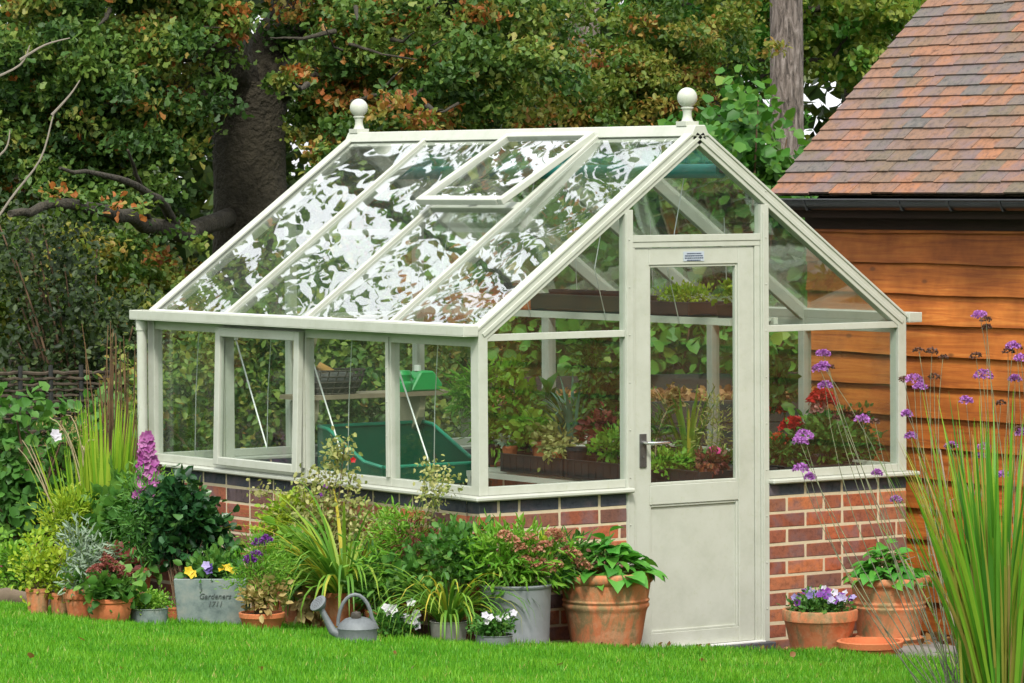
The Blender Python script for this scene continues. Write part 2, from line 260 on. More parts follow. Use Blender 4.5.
# ------------------------------------------------------------------ object helpers
def tag(o, label=None, cat=None, group=None, kind=None):
    if label: o['label'] = label
    if cat: o['category'] = cat
    if group: o['group'] = group
    if kind: o['kind'] = kind
    return o
def thing(name, label, cat, loc=(0, 0, 0), group=None):
    o = bpy.data.objects.new(name, None); COL.objects.link(o); o.location = loc; o.empty_display_size = 0.1
    return tag(o, label, cat, group)
def link(name, me, mat, parent=None, smooth=False):
    o = bpy.data.objects.new(name, me); COL.objects.link(o)
    if mat: me.materials.append(mat)
    if smooth: me.shade_smooth()
    if parent:
        o.parent = parent
        p = parent; off = Vector((0, 0, 0))
        while p: off += Vector(p.location); p = p.parent
        me.transform(Matrix.Translation(-off))      # geometry is written in world metres
    return o
class MB:
    def __init__(s): s.v = []; s.f = []; s.t = []
    def add(s, vs, fs, t=0.5):
        k = len(s.v); s.v += [tuple(map(float, v)) for v in vs]; s.f += [tuple(i + k for i in f) for f in fs]; s.t += [t] * len(fs)
    def box(s, x0, x1, y0, y1, z0, z1, t=0.5, jit=0):
        j = (lambda: random.uniform(-jit, jit)) if jit else (lambda: 0)
        vs = [(x + j(), y + j(), z + j()) for z in (z0, z1) for y in (y0, y1) for x in (x0, x1)]
        s.add(vs, [(0, 2, 3, 1), (4, 5, 7, 6), (0, 1, 5, 4), (2, 6, 7, 3), (0, 4, 6, 2), (1, 3, 7, 5)], t)
    def bar(s, p, q, w, h, up=(0, 0, 1), t=0.5, off=0):   # square bar from p to q; h along up (top face at 'off')
        p = Vector(p); q = Vector(q); d = (q - p).normalized(); up = Vector(up); sd_ = d.cross(up).normalized(); u2 = sd_.cross(d)
        a, b = off - h, off
        vs = [c + sd_ * (w / 2 * i) + u2 * j for c in (p, q) for (i, j) in ((-1, a), (1, a), (1, b), (-1, b))]
        s.add(vs, [(0, 1, 2, 3), (7, 6, 5, 4), (0, 4, 5, 1), (1, 5, 6, 2), (2, 6, 7, 3), (3, 7, 4, 0)], t)
    def tube(s, pts, r, n=8, t=0.5, cap=True):
        pts = [Vector(map(float, p)) for p in pts]; k = len(pts)
        rs = r if isinstance(r, (list, tuple)) else [r] * k
        base = len(s.v); ref = Vector((0.13, 0.31, 0.94)); pa = None
        for i, p in enumerate(pts):
            d = (pts[min(i + 1, k - 1)] - pts[max(i - 1, 0)]).normalized()
            if pa is None: a = d.cross(ref if abs(d.dot(ref)) < 0.95 else Vector((1, 0, 0))).normalized()
            else: a = (pa - d * pa.dot(d)).normalized()
            pa = a; b = d.cross(a)
            for j in range(n):
                an = 2 * math.pi * j / n; s.v.append(tuple(p + (a * math.cos(an) + b * math.sin(an)) * rs[i]))
        for i in range(k - 1):
            for j in range(n):
                j2 = (j + 1) % n; s.f.append((base + i * n + j, base + i * n + j2, base + (i + 1) * n + j2, base + (i + 1) * n + j)); s.t.append(t)
        if cap:
            s.f.append(tuple(base + j for j in reversed(range(n)))); s.t.append(t)
            s.f.append(tuple(base + (k - 1) * n + j for j in range(n))); s.t.append(t)
    def lathe(s, prof, c=(0, 0, 0), n=28, t=0.5, sx=1, sy=1):
        base = len(s.v); k = len(prof)
        for r, z in prof:
            for j in range(n):
                an = 2 * math.pi * j / n; s.v.append((c[0] + r * math.cos(an) * sx, c[1] + r * math.sin(an) * sy, c[2] + z))
        for i in range(k - 1):
            for j in range(n):
                j2 = (j + 1) % n; s.f.append((base + i * n + j, base + i * n + j2, base + (i + 1) * n + j2, base + (i + 1) * n + j)); s.t.append(t)
        if prof[0][0] > 1e-4: s.f.append(tuple(base + j for j in reversed(range(n)))); s.t.append(t)
        if prof[-1][0] > 1e-4: s.f.append(tuple(base + (k - 1) * n + j for j in range(n))); s.t.append(t)
    def prism(s, poly, y0, y1, t=0.5):                 # polygon in x-z pushed from y0 to y1
        k = len(poly); vs = [(x, y0, z) for x, z in poly] + [(x, y1, z) for x, z in poly]
        s.add(vs, [tuple(range(k)), tuple(range(2 * k - 1, k - 1, -1))] + [(i, i + k, (i + 1) % k + k, (i + 1) % k) for i in range(k)], t)
    def build(s, name, mat, parent=None, smooth=False, bevel=0):
        me = bpy.data.meshes.new(name); me.from_pydata(s.v, [], s.f); me.update()
        at_ = me.attributes.new('tint', 'FLOAT', 'FACE'); at_.data.foreach_set('value', s.t)
        o = link(name, me, mat, parent)
        if smooth:
            me.shade_smooth()
            try: me.set_sharp_from_angle(angle=R(40))
            except Exception: pass
        if bevel:
            b = o.modifiers.new('bevel', 'BEVEL'); b.width = bevel; b.segments = 1; b.limit_method = 'ANGLE'
        return o

# leaf cards with a folded midrib, written as arrays
T_OVAL = (np.array([(0, 0, 0), (.30, .32, .10), (.24, .72, .07), (0, 1, -.06), (-.24, .72, .07), (-.30, .32, .10)], float), [(0, 1, 2, 3), (0, 3, 4, 5)])
T_NARROW = (np.array([(0, 0, 0), (.11, .3, .03), (.09, .7, .0), (0, 1, -.12), (-.09, .7, .0), (-.11, .3, .03)], float), [(0, 1, 2, 3), (0, 3, 4, 5)])
T_BROAD = (np.array([(0, 0, 0), (.42, .25, .12), (.36, .68, .08), (0, 1, -.08), (-.36, .68, .08), (-.42, .25, .12)], float), [(0, 1, 2, 3), (0, 3, 4, 5)])
T_QUAD = (np.array([(0, 0, 0), (.35, .45, .08), (0, 1, 0), (-.35, .45, .08)], float), [(0, 1, 2, 3)])
T_OAK = (np.array([(0, 0, 0), (.26, .22, .06), (.14, .42, .04), (.36, .62, .1), (.10, 1, 0), (-.12, .98, 0), (-.36, .66, .1), (-.14, .44, .04), (-.28, .2, .06)], float), [(0, 1, 2, 3), (0, 3, 4, 5), (0, 5, 6, 7), (0, 7, 8, 8)])
T_HOSTA = (np.array([(0, 0, 0), (.26, .14, .10), (.36, .36, .13), (.31, .60, .10), (.16, .83, .01), (0, 1, -.16), (-.16, .83, .01), (-.31, .60, .10), (-.36, .36, .13), (-.26, .14, .10), (0, .36, .05), (0, .62, .02), (0, .84, -.05)], float), [(0, 1, 2, 10), (10, 2, 3, 11), (11, 3, 4, 12), (12, 4, 5, 6), (0, 10, 8, 9), (10, 11, 7, 8), (11, 12, 6, 7)])
T_OAK = (T_OAK[0], [(0, 1, 2, 3), (0, 3, 4, 5), (0, 5, 6, 7)])
def leaf_arrays(P, D, S, T, nrm=None, rng=RNG):
    n = len(P); D = D / np.maximum(np.linalg.norm(D, axis=1, keepdims=True), 1e-6)
    N = nrm if nrm is not None else rng.normal(size=(n, 3)) + np.array([0, 0, 0.9])
    X = np.cross(D, N); X /= np.maximum(np.linalg.norm(X, axis=1, keepdims=True), 1e-6); Z = np.cross(X, D)
    t = T[0]; S = np.asarray(S).reshape(-1, 1, 1) * np.ones((n, 1, 1))
    V = P[:, None, :] + S * (t[None, :, 0:1] * X[:, None, :] + t[None, :, 1:2] * D[:, None, :] + t[None, :, 2:3] * Z[:, None, :])
    k = len(t); f = np.array(T[1]); Fc = (f[None] + (np.arange(n) * k)[:, None, None]).reshape(-1, f.shape[1])
    return V.reshape(-1, 3), Fc, len(T[1])
def quad_mesh(name, V, Fc, tints, mat, parent=None):
    me = bpy.data.meshes.new(name); nf = len(Fc)
    me.vertices.add(len(V)); me.vertices.foreach_set('co', V.astype(np.float32).ravel())
    me.loops.add(nf * 4); me.loops.foreach_set('vertex_index', Fc.astype(np.int32).ravel())
    me.polygons.add(nf); me.polygons.foreach_set('loop_start', np.arange(nf, dtype=np.int32) * 4)
    me.update(calc_edges=True); a = me.attributes.new('tint', 'FLOAT', 'FACE'); a.data.foreach_set('value', np.asarray(tints, np.float32))
    return link(name, me, mat, parent)
def leaves(name, P, D, S, T, mat, parent=None, tints=None, nrm=None):
    P = np.asarray(P, float); D = np.asarray(D, float)
    V, Fc, k = leaf_arrays(P, D, S, T, nrm); t = RNG.random(len(P)) if tints is None else np.clip(tints, 0, 1)
    return quad_mesh(name, V, Fc, np.repeat(t, k), mat, parent)
def rdir(n, up=0.2):
    d = RNG.normal(size=(n, 3)); d /= np.linalg.norm(d, axis=1, keepdims=True); d[:, 2] += up; return d
def bush(c, r, n, size, T, mat, parent, name='foliage', clumps=None, up=0.3, flat=0.8, tspread=0.25, jit=0.35):
    """leaves gathered in small sprays on the ends of shoots spread through an ellipsoid"""
    c = np.array(c, float); r = np.array(r, float) * np.ones(3)
    m = clumps or max(8, n // 14)
    d = RNG.normal(size=(m, 3)); d /= np.linalg.norm(d, axis=1, keepdims=True)
    q = RNG.random(m) ** 0.45; C = c + d * q[:, None] * r * (1 + RNG.normal(size=(m, 1)) * 0.12)
    ci = RNG.integers(0, m, n); tc_ = RNG.random(m)
    spread = r.mean() / max(1.0, m ** (1 / 3)) * 0.9
    P = C[ci] + RNG.normal(size=(n, 3)) * spread * np.array([1, 1, flat])
    D = (P - c) / r + RNG.normal(size=(n, 3)) * 0.7 + np.array([0, 0, up])
    t = np.clip(tc_[ci] * (1 - tspread) + RNG.random(n) * tspread + RNG.normal(size=n) * 0.08, 0, 1)
    leaves(name, P, D, size * (1 + RNG.uniform(-jit, jit, n)), T, mat, parent, t)
    return C
def stems(base, tips, parent, mat=None, r=0.003, name='stems', sag=0.12, n=5):
    b = MB()
    for tp in tips:
        s = Vector(base) + Vector((random.uniform(-1, 1), random.uniform(-1, 1), 0)) * 0.03; e = Vector(map(float, tp))
        m1 = s.lerp(e, 0.5) + Vector((0, 0, sag * (e - s).length)); m1.x = s.x * 0.6 + e.x * 0.4; m1.y = s.y * 0.6 + e.y * 0.4
        pts = [s * (1 - u) ** 2 + m1 * 2 * u * (1 - u) + e * u * u for u in (0, .25, .5, .75, 1)]
        b.tube(pts, [r, r * .9, r * .8, r * .6, r * .4], n)
    return b.build(name, mat or STEM, parent)
def straps(base, n, length, width, mat, parent, name='leaves', spread=0.9, stiff=0.5, segs=7, br=0.05, jit=0.25, tints=None, twist=0.3, side=None, spmin=.15):
    """arching ribbon leaves from one crown"""
    V = []; Fc = []; ts = []; k = 0
    for i in range(n):
        az_ = random.uniform(0, 2 * math.pi); ln = length * (1 + random.uniform(-jit, jit)); sp = spread * random.uniform(spmin, 1)
        out = np.array([math.cos(az_), math.sin(az_), 0]); sd_ = np.array([-out[1], out[0], 0]) + out * random.uniform(-twist, twist)
        p = np.array(base, float) + out * random.uniform(0, br) + np.array([0, 0, 0]); ang = sp * 0.5
        if side is not None: out = out + np.array([side[0], side[1], 0]); out /= max(np.linalg.norm(out), .3)
        w0 = width * random.uniform(0.7, 1.15); dl = ln / segs; t = random.random() if tints is None else random.choice(tints)
        for s in range(segs + 1):
            q = s / segs; w = w0 * (1 - q ** 2.6) * (0.65 + 0.7 * q if q < .5 else 1) * 0.5 + 0.0006
            V += [p - sd_ * w, p + np.array([0, 0, -w * .25]), p + sd_ * w]
            if s < segs:
                a = k + s * 3; Fc += [(a, a + 1, a + 4, a + 3), (a + 1, a + 2, a + 5, a + 4)]; ts += [min(1, t + (0.25 if q > .8 and random.random() < .25 else 0))] * 2
                p = p + (out * math.sin(ang) + np.array([0, 0, 1]) * math.cos(ang)) * dl
                ang += sp * (1 - stiff) * 2.6 / segs * (0.4 + 1.6 * q)
        k = len(V)
    return quad_mesh(name, np.array(V), np.array(Fc), ts, mat, parent)
def blooms(pts, size, mat, parent, name='flower', petals=6, face=None, T=T_BROAD, tints=None):
    """open flowers made of separate petals, one mesh for a plant's flowers"""
    if 1 < len(pts) <= 20:
        for p in pts: blooms([p], size, mat, parent, {'pansies': 'pansy'}.get(name.split('_')[-1], 'flower') , petals, face, T)
        return
    P = []; D = []; N = []; ts = []
    for p in pts:
        nn = np.array(face if face is not None else (-0.45, -0.75, 0.45)) + RNG.normal(size=3) * 0.35; nn /= np.linalg.norm(nn)
        a = np.cross(nn, [0, 0, 1.0]); a /= np.linalg.norm(a); b = np.cross(nn, a); tt = random.random(); ph = random.random() * 6
        for k in range(petals):
            an = 2 * math.pi * k / petals + ph; d = a * math.cos(an) + b * math.sin(an) + nn * 0.35
            P.append(np.array(p, float)); D.append(d); N.append(nn); ts.append(tt)
    return leaves(name, P, D, size, T, mat, parent, np.array(ts), np.array(N))
def puff(pts, rad, mat, parent, name='flower_head', n=60, size=0.008, flat=0.7, T=T_BROAD):
    if len(pts) > 1:
        for i, p in enumerate(pts): puff([p], [rad[i] if isinstance(rad, (list, tuple)) else rad], mat, parent, name[:-1] if name.endswith('s') else name, n, size, flat, T)
        return
    """dense rounded heads of tiny florets"""
    P = []; D = []
    for i, p in enumerate(pts):
        r = rad[i] if isinstance(rad, (list, tuple)) else rad
        d = RNG.normal(size=(n, 3)); d /= np.linalg.norm(d, axis=1, keepdims=True); d[:, 2] = np.abs(d[:, 2]) * 1.0 - 0.25
        P.append(np.array(p, float) + d * r * np.array([1, 1, flat]) * RNG.uniform(.75, 1.05, (n, 1))); D.append(d + RNG.normal(size=(n, 3)) * .6)
    return leaves(name, np.concatenate(P), np.concatenate(D), size, T, mat, parent)

# ------------------------------------------------------------------ ground
def ground_sheet(name, xs, ys, dz, mat, rough=0.0):
    V = []; Fs = []; nx, ny = len(xs), len(ys)
    for y in ys:
        for x in xs: V.append((x, y, gz(x, y) + dz + (random.uniform(-rough, rough) if rough else 0)))
    for j in range(ny - 1):
        for i in range(nx - 1): Fs.append((j * nx + i, j * nx + i + 1, (j + 1) * nx + i + 1, (j + 1) * nx + i))
    me = bpy.data.meshes.new(name); me.from_pydata(V, [], Fs); me.update()
    o = link(name, me, mat, None, True); o['kind'] = 'structure'; return o
fr = lambda a, b, n: [a + (b - a) * i / (n - 1) for i in range(n)]
ground_sheet('woodland_floor', [-300, -60, -12, -4] + fr(-3.5, 10, 24) + [40, 300], [-300, -60, -16, -4] + fr(-3.5, 14, 30) + [40, 300], -0.16, FLOOR)
EDGE = [(-3.2, 4.9), (-1.65, 3.95), (-1.06, 2.95), (-0.93, 2.2), (-0.72, 1.72), (-0.52, 1.25), (-0.44, 0.7), (-0.40, 0.1), (-0.16, -0.42), (0.4, -0.55), (1.05, -0.50), (1.60, -0.62), (1.95, -0.78), (2.6, -1.0), (3.2, -1.3)]
def lawn_edge_y(x):
    # the furthest y that is still lawn at this x
    for (xa, ya), (xb, yb) in zip(EDGE[:-1], EDGE[1:]):
        if xa <= x <= xb: return ya + (yb - ya) * (x - xa) / (xb - xa)
    return EDGE[0][1] if x < EDGE[0][0] else EDGE[-1][1]
V = []; Fs = []
LX = [-60, -25, -14, -12, -9, -6, -4.5, -4.0, -3.6] + sorted([p[0] for p in EDGE] + [-2.5, -2.0, 0.7, 2.2]) + [6, 20, 60]; LY = [-80, -40, -16, -12, -8, -5, -4, -3.3, -2.5, -1.8]
for x in LX:
    e = lawn_edge_y(x)
    for q in LY + [(-1.8 * (1 - k) + e * k) for k in (0.5, 1)]: V.append((x, q, gz(x, q)))
nr = len(LY) + 2
for i in range(len(LX) - 1):
    for j in range(nr - 1): a = i * nr + j; Fs.append((a, a + nr, a + nr + 1, a + 1))
me = bpy.data.meshes.new('lawn'); me.from_pydata(V, [], Fs); me.update(); lawn = link('lawn', me, TURF, None, True); lawn['kind'] = 'structure'
# soil bed between lawn and walls
def strip(name, pts, mat, z):
    me = bpy.data.meshes.new(name); V = [(x, y, gz(x, y) + z) for x, y in pts]; me.from_pydata(V, [], [tuple(range(len(V)))]); me.update(); o = link(name, me, mat); o['kind'] = 'structure'; return o
strip('soil_bed', [(-1.9, 4.2), (-1.2, 3.0), (-1.0, 2.1), (-0.6, 1.2), (-0.5, 0.1), (-0.2, -0.5), (0.4, -0.62), (1.1, -0.58), (1.6, -0.7), (1.66, 0.2), (0.15, 0.2), (0.15, 4.2)], SOIL, -0.012)
# paving right of the door: separate stones
pv = MB(); yy = -1.25
mats_y = 0
while yy < 3.2:
    h = random.uniform(0.2, 0.34); xx = 1.62 + random.uniform(0, 0.1)
    while xx < 3.0:
        w = random.uniform(0.26, 0.5)
        if yy + h < -0.02 or xx > 2.52:
            if yy > -1.2: pv.box(xx, min(xx + w, 2.98), yy, yy + h - 0.012, -0.25, gz(xx, yy) + 0.006 + random.uniform(0, .006), random.random())
        xx += w + 0.012
    yy += h
pav = pv.build('paving', STONE, bevel=0.006); pav['kind'] = 'structure'
# grass blades, only where the lawn is close enough to the view to show them
def grass():
    n = 760000
    x = RNG.uniform(-5.6, 3.3, n); y = RNG.uniform(-6.5, 4.6, n)
    e = np.interp(x, [p[0] for p in EDGE], [p[1] for p in EDGE])
    lo = -6.4
    rel = np.stack([x, y], 1) - CAMP[:2]; dd = rel @ VD[:2]; uu = 512 + F * (rel @ VR[:2]) / dd
    k = (y < e + 0.02) & (y > lo) & (uu > -260) & (uu < 1280); x = x[k]; y = y[k]; n = len(x)
    z = 0.105 - 0.085 * np.clip(x, -4, 3.2) - 0.03 * np.maximum(y, -4)
    tuft = (np.sin(x * 9.1 + np.sin(y * 5.3) * 2) * np.sin(y * 7.7 + 1.3) * 0.5 + 0.5)
    h = RNG.uniform(0.022, 0.05, n) * (0.75 + 0.45 * tuft)
    P = np.stack([x, y, z - 0.003], 1); D = RNG.normal(size=(n, 3)) * np.array([.33, .33, 0]) + np.array([0, 0, 1])
    T = (np.array([(.05, 0, 0), (.045, .55, .05), (0, 1, .16), (-.05, .5, .05)], float), [(0, 1, 2, 3)])
    N = RNG.normal(size=(n, 3)) * np.array([1, 1, .1])
    pat = np.sin(x * 2.3 + 1.1 * np.sin(y * 3.1)) * np.sin(y * 2.9 + x) * .5 + .5
    t = np.clip(0.22 + 0.35 * tuft + .25 * pat + RNG.normal(size=n) * 0.22, 0, 0.93); t[RNG.random(n) < 0.015 + .05 * (pat > .85)] = 1
    o = leaves('grass', P, D, h, T, LF['grass'], None, t, N)
    tag(o, 'short bright green grass blades growing over the lawn in the foreground', 'grass', kind='stuff')
grass()
P = []
for u, v in ((85, 650), (248, 668), (262, 676), (393, 660), (412, 676), (120, 676), (705, 668), (560, 672), (790, 664), (590, 662), (30, 668), (820, 672)):
    p = gat(u, v); P.append((p[0], p[1], p[2] + 0.035))
fl = leaves('fallen_leaf_scatter', P, rdir(len(P), -.2), 0.032, T_BROAD, LF['litter']); tag(fl, 'few brown fallen leaves lying scattered on the green lawn', 'fallen leaves', kind='stuff')

# ------------------------------------------------------------------ greenhouse
GH = thing('greenhouse', 'cream painted glasshouse on a low brick wall with ball finials on its ridge', 'greenhouse', (0, 0, 0))
mortar = MB(); red = MB(); blue = MB()
def brick_wall(axis, fixed, out, a0, a1, start=0.0, seed=1, stag=0):
    """courses of bricks along an axis; out = -1/+1 the side the face looks to"""
    rnd = random.Random(seed); th = 0.1025
    for k in range(12):
        ztop = 0.745 - 0.075 * k; z0 = ztop - 0.0625
        if ztop < -0.12: break
        off = 0.1125 if (k + stag) % 2 == 0 else 0.225
        p = a0; first = True
        while p < a1 - 0.01:
            ln = off if first else 0.225
            if not first and rnd.random() < 0.12: ln = 0.1125
            first = False; q = min(p + ln, a1); e0, e1 = p + 0.0, q - (0.012 if q < a1 else 0)
            if e1 - e0 > 0.02:
                f = rnd.uniform(0, 0.0025); tgt = blue if k == 0 else red; t = rnd.random()
                lo, hi = (fixed + f, fixed + th) if out < 0 else (fixed - th, fixed - f)
                if axis == 'x': tgt.box(e0, e1, lo, hi, z0, ztop, t, 0.0012)
                else: tgt.box(lo, hi, e0, e1, z0, ztop, t, 0.0012)
            p = q
    g = 0.0035
    lo, hi = (fixed + g, fixed + th - 0.003) if out < 0 else (fixed - th + 0.003, fixed - g)
    if axis == 'x': mortar.box(a0 + g * (a0 == 0), a1 - g, lo, hi, -0.2, 0.742)
    else: mortar.box(lo, hi, a0 + g * (a0 == 0), a1 - g, -0.2, 0.742)
brick_wall('x', 0, -1, 0, 0.867, seed=2)
brick_wall('x', 0, -1, 1.66, W, seed=5, stag=1)
brick_wall('y', 0, -1, 0.1125, L, seed=3, stag=1)
brick_wall('y', W, 1, 0.1125, L, seed=4)
brick_wall('x', L, 1, 0.1125, W - 0.1125, seed=6)
wall = red.build('brick_wall', BRICK, GH, bevel=0.003)
blue.build('blue_brick_course', BLUEBRICK, wall, bevel=0.003); mortar.build('mortar', MORTAR, wall)
# sills
s = MB(); ov = 0.042; z0, z1 = 0.742, ZS
def sill_x(xa, xb, y0, y1):
    s.prism([(0, 0)] * 0 or [(xa, z0), (xb, z0), (xb, z1), (xa, z1)], y0, y1)
s.box(-ov, 0.845, -ov, 0.10, z0, z1 - .004); s.box(1.655, W + 0.055, -ov, 0.10, z0, z1 - .004)
s.box(-ov, 0.10, 0.1005, L + .02, z0, z1 - .004); s.box(W - .1, W + ov, 0.1005, L + .02, z0, z1 - .004); s.box(0.1005, W - .1005, L - .1, L + ov, z0, z1 - .004)
s.build('sill', PAINT, GH, bevel=0.006)
# frame: posts, rails, eaves
fm = MB(); rafz = lambda x: ZE + (x if x < W / 2 else W - x) * (ZR - ZE) / (W / 2)
def post(x0, x1, y0, y1, zt=ZE, zb=ZS - .003): fm.box(x0, x1, y0, y1, zb, zt)
for (xa, xb) in ((0, .05), (W - .05, W)):
    for (ya, yb) in ((0, .065), (L - .065, L)): post(xa, xb, ya, yb)
for ya in (0, L - 0.05):
    post(0.82, 0.866, ya, ya + .05, rafz(0.82) - .07, -0.02 if ya == 0 else ZS - .003); post(1.613, 1.66, ya, ya + .05, rafz(1.66) - .07, -0.02 if ya == 0 else ZS - .003)
    fm.box(.8225, .834, ya - .006, ya, ZS if ya else 0.0, 2.03); fm.box(1.622, 1.632, ya - .006, ya, ZS if ya else 0.0, 2.03)
for k in (1, 2, 3):
    for xa in (0.002, W - .052): post(xa, xa + .05, k * .754 - .022, k * .754 + .022, ZE - .03)
for k in (1, 2, 3): fm.box(-.008, .003, k * .754 - .012, k * .754 + .012, ZS + .04, ZE - .06)
# bottom and top rails along the sides
for xa in (0.004, W - .046):
    for k in range(4):
        y0 = k * .754 + (.066 if k == 0 else .0225); y1 = (k + 1) * .754 - (.066 if k == 3 else .0225)
        fm.box(xa, xa + .042, y0, y1, ZS - .003, ZS + .034); fm.box(xa, xa + .042, y0, y1, ZE - .085, ZE - .03)
    fm.box(xa, xa + .042, .066, L - .066, ZE - .0295, ZE + .012)
for ya in (0.004, L - .046):
    for xa, xb in ((.051, .8195), (1.6605, W - .051)):
        fm.box(xa, xb, ya, ya + .042, ZS - .003, ZS + .034); fm.box(xa, xb, ya, ya + .042, 1.462, 1.493)
fm.box(.8665, 1.6125, L - .046, L - .004, ZS - .003, ZS + .034); fm.box(.8665, 1.6125, L - .046, L - .004, 1.462, 1.493)
fm.box(.8665, 1.6125, 0.002, 0.048, 1.898, 1.929); fm.box(.8665, 1.6125, 0.006, 0.05, 1.872, 1.8975)
fm.box(.8665, 1.6125, L - .046, L - .004, 1.898, 1.929)
fm.box(.8665, .8825, 0.008, 0.048, 0.0, 1.8715); fm.box(1.582, 1.6125, 0.008, 0.048, 0.0, 1.8715)
bo = fm
for x in (.843, 1.643):
    for z in [0.15 + .22 * i for i in range(11)]: bo.tube([(x, -.004, z), (x, .002, z)], .004, 6)
for k in (1, 2, 3):
    for z in (.84, 1.0, 1.16, 1.32, 1.44): bo.tube([(-.012, k * .754, z), (-.006, k * .754, z)], .004, 6)
fm.build('frame', PAINT, GH, bevel=0.0015)
# roof bars (rafters), gable verges, ridge and eaves
SL = Vector((W / 2, 0, ZR - ZE)).normalized(); NL = Vector((-SL.z, 0, SL.x)); NR_ = Vector((SL.z, 0, SL.x))
def roofpt(side, s, y, n=0.0):         # s 0 at the eaves, 1 at the ridge
    x = s * W / 2; z = ZE + s * (ZR - ZE); nn = NL if side < 0 else NR_
    if side > 0: x = W - x
    return Vector((x, y, z)) + nn * n
for side in (-1, 1):
    nn = NL if side < 0 else NR_
    for y in (0.026, L - .026):                       # gable rafters with a capping strip
        b = MB(); b.bar(roofpt(side, .0, y), roofpt(side, 1.0, y), .05, .062, nn, off=-.008); b.bar(roofpt(side, -.03, y), roofpt(side, 1.0, y), .062, .012, nn, off=.004)
        b.bar(roofpt(side, 0, y - .028 if y < 1 else y + .028), roofpt(side, 1, y - .028 if y < 1 else y + .028), .008, .02, nn, off=-.03)
        b.build('gable_rafter', PAINT, GH, bevel=.002)
    for k in (1, 2, 3):
        b = MB(); b.bar(roofpt(side, .0, k * .754), roofpt(side, .985, k * .754), .032, .05, nn, off=-.012); b.bar(roofpt(side, -.03, k * .754), roofpt(side, .985, k * .754), .026, .016, nn, off=.004)
        b.build('rafter', PAINT, GH, bevel=.002)
    rl = MB(); rl.bar(roofpt(side, .955, .055, -.015), roofpt(side, .955, L - .055, -.015), .05, .018, nn); rl.build('purlin', PAINT, GH)
b = MB(); b.prism([(W / 2 - .055, ZR - .045), (W / 2 + .055, ZR - .045), (W / 2 + .03, ZR + .008), (W / 2 - .03, ZR + .008)], -.006, L + .006)
ridge = b.build('ridge_cap', PAINT, GH, bevel=.004)
for y in (.095, L - .055):
    b = MB(); zb = ZR + .004
    b.box(W / 2 - .038, W / 2 + .038, y - .038, y + .038, zb, zb + .022)
    prof = [(.030, .022), (.026, .028), (.021, .045), (.020, .062), (.024, .078), (.030, .082), (.030, .088), (.024, .091)]
    cz_ = .133; rb = .0475
    prof += [(rb * math.cos(a), cz_ + rb * math.sin(a)) for a in [R(-62 + 152 * i / 12) for i in range(12)]] + [(0.0005, cz_ + rb)]
    b.lathe(prof, (W / 2, y, zb), 24); b.build('finial', PAINT, GH, smooth=True)
for side in (-1, 1):
    xa, xb = (-.09, -.008) if side < 0 else (W + .008, W + .09)
    b = MB(); zb = ZE - .036; zt = ZE + .012; y0, y1 = -.012, L + .03; w = .004
    b.box(xa, xb, y0, y1, zb, zb + w); b.box(xa, xa + w, y0, y1, zb + w, zt); b.box(xb - w, xb, y0, y1, zb + w, zt); b.box(xa + w, xb - w, y0, y0 + w, zb + w, zt); b.box(xa + w, xb - w, y1 - w, y1, zb + w, zt)
    b.build('gutter', PAINT, GH, bevel=.002)
b = MB(); b.tube([(-.05, L - .03, ZE - .037), (-.05, L - .03, .1)], .026, 16); b.tube([(-.05, L - .03, ZE - .037), (-.05, L - .03, ZE - .09)], .031, 16); b.build('downpipe', PAINT, GH, smooth=True)
# roof lip flashing at the eaves
b = MB(); b.bar(roofpt(-1, .0, .055, .002), roofpt(-1, .0, L - .055, .002), .05, .006, NL); b.build('eaves_strip', plain('pale_glazing_strip', (0.7, 0.72, 0.7), 0.3, 0.2), GH)
# glass panes
def pane(vs, name='glass_pane', mat=GLASS, th=.004, parent=GH):
    p = [Vector(v) for v in vs]; n_ = (p[1] - p[0]).cross(p[2] - p[0]).normalized() * th; k = len(p)
    b = MB(); b.add(p + [q + n_ for q in p], [tuple(reversed(range(k))), tuple(range(k, 2 * k))] + [(i, (i + 1) % k, (i + 1) % k + k, i + k) for i in range(k)])
    return b.build(name, mat, parent)
for k in range(4):
    y0, y1 = k * .754 + .018, (k + 1) * .754 - .018
    if k != 2: pane([(.022, y0 + .02, ZS + .03), (.022, y1, ZS + .03), (.022, y1, ZE - .08), (.022, y0 + .02, ZE - .08)])
    pane([(W - .024, y0, ZS + .03), (W - .024, y1, ZS + .03), (W - .024, y1, ZE - .08), (W - .024, y0, ZE - .08)])
    s1 = 0.585 if k == 1 else 0.975
    pane([roofpt(-1, .0, y0, -.012), roofpt(-1, s1, y0, -.012), roofpt(-1, s1, y1, -.012), roofpt(-1, .0, y1, -.012)][::-1], 'roof_glass_pane', GLASS_ROOF)
    pane([roofpt(1, .0, y0, -.012), roofpt(1, .975, y0, -.012), roofpt(1, .975, y1, -.012), roofpt(1, .0, y1, -.012)], 'roof_glass_pane', GLASS_ROOF)
rz = lambda x: rafz(x) - .035
for y in (.022, L - .026):
    pane([(.03, y, ZS + .03), (.83, y, ZS + .03), (.83, y, 1.466), (.03, y, 1.466)]); pane([(1.65, y, ZS + .03), (W - .03, y, ZS + .03), (W - .03, y, 1.466), (1.65, y, 1.466)])
    pane([(.03, y, 1.49), (.83, y, 1.49), (.83, y, rz(.83)), (.03, y, rz(.03))]); pane([(1.65, y, 1.49), (W - .03, y, 1.49), (W - .03, y, rz(W - .03)), (1.65, y, rz(1.65))])
    pane([(.86, y, 1.925), (1.62, y, 1.925), (1.62, y, rz(1.62)), (W / 2, y, rz(W / 2)), (.86, y, rz(.86))])
pane([(.86, L - .026, ZS + .03), (1.62, L - .026, ZS + .03), (1.62, L - .026, 1.466), (.86, L - .026, 1.466)])
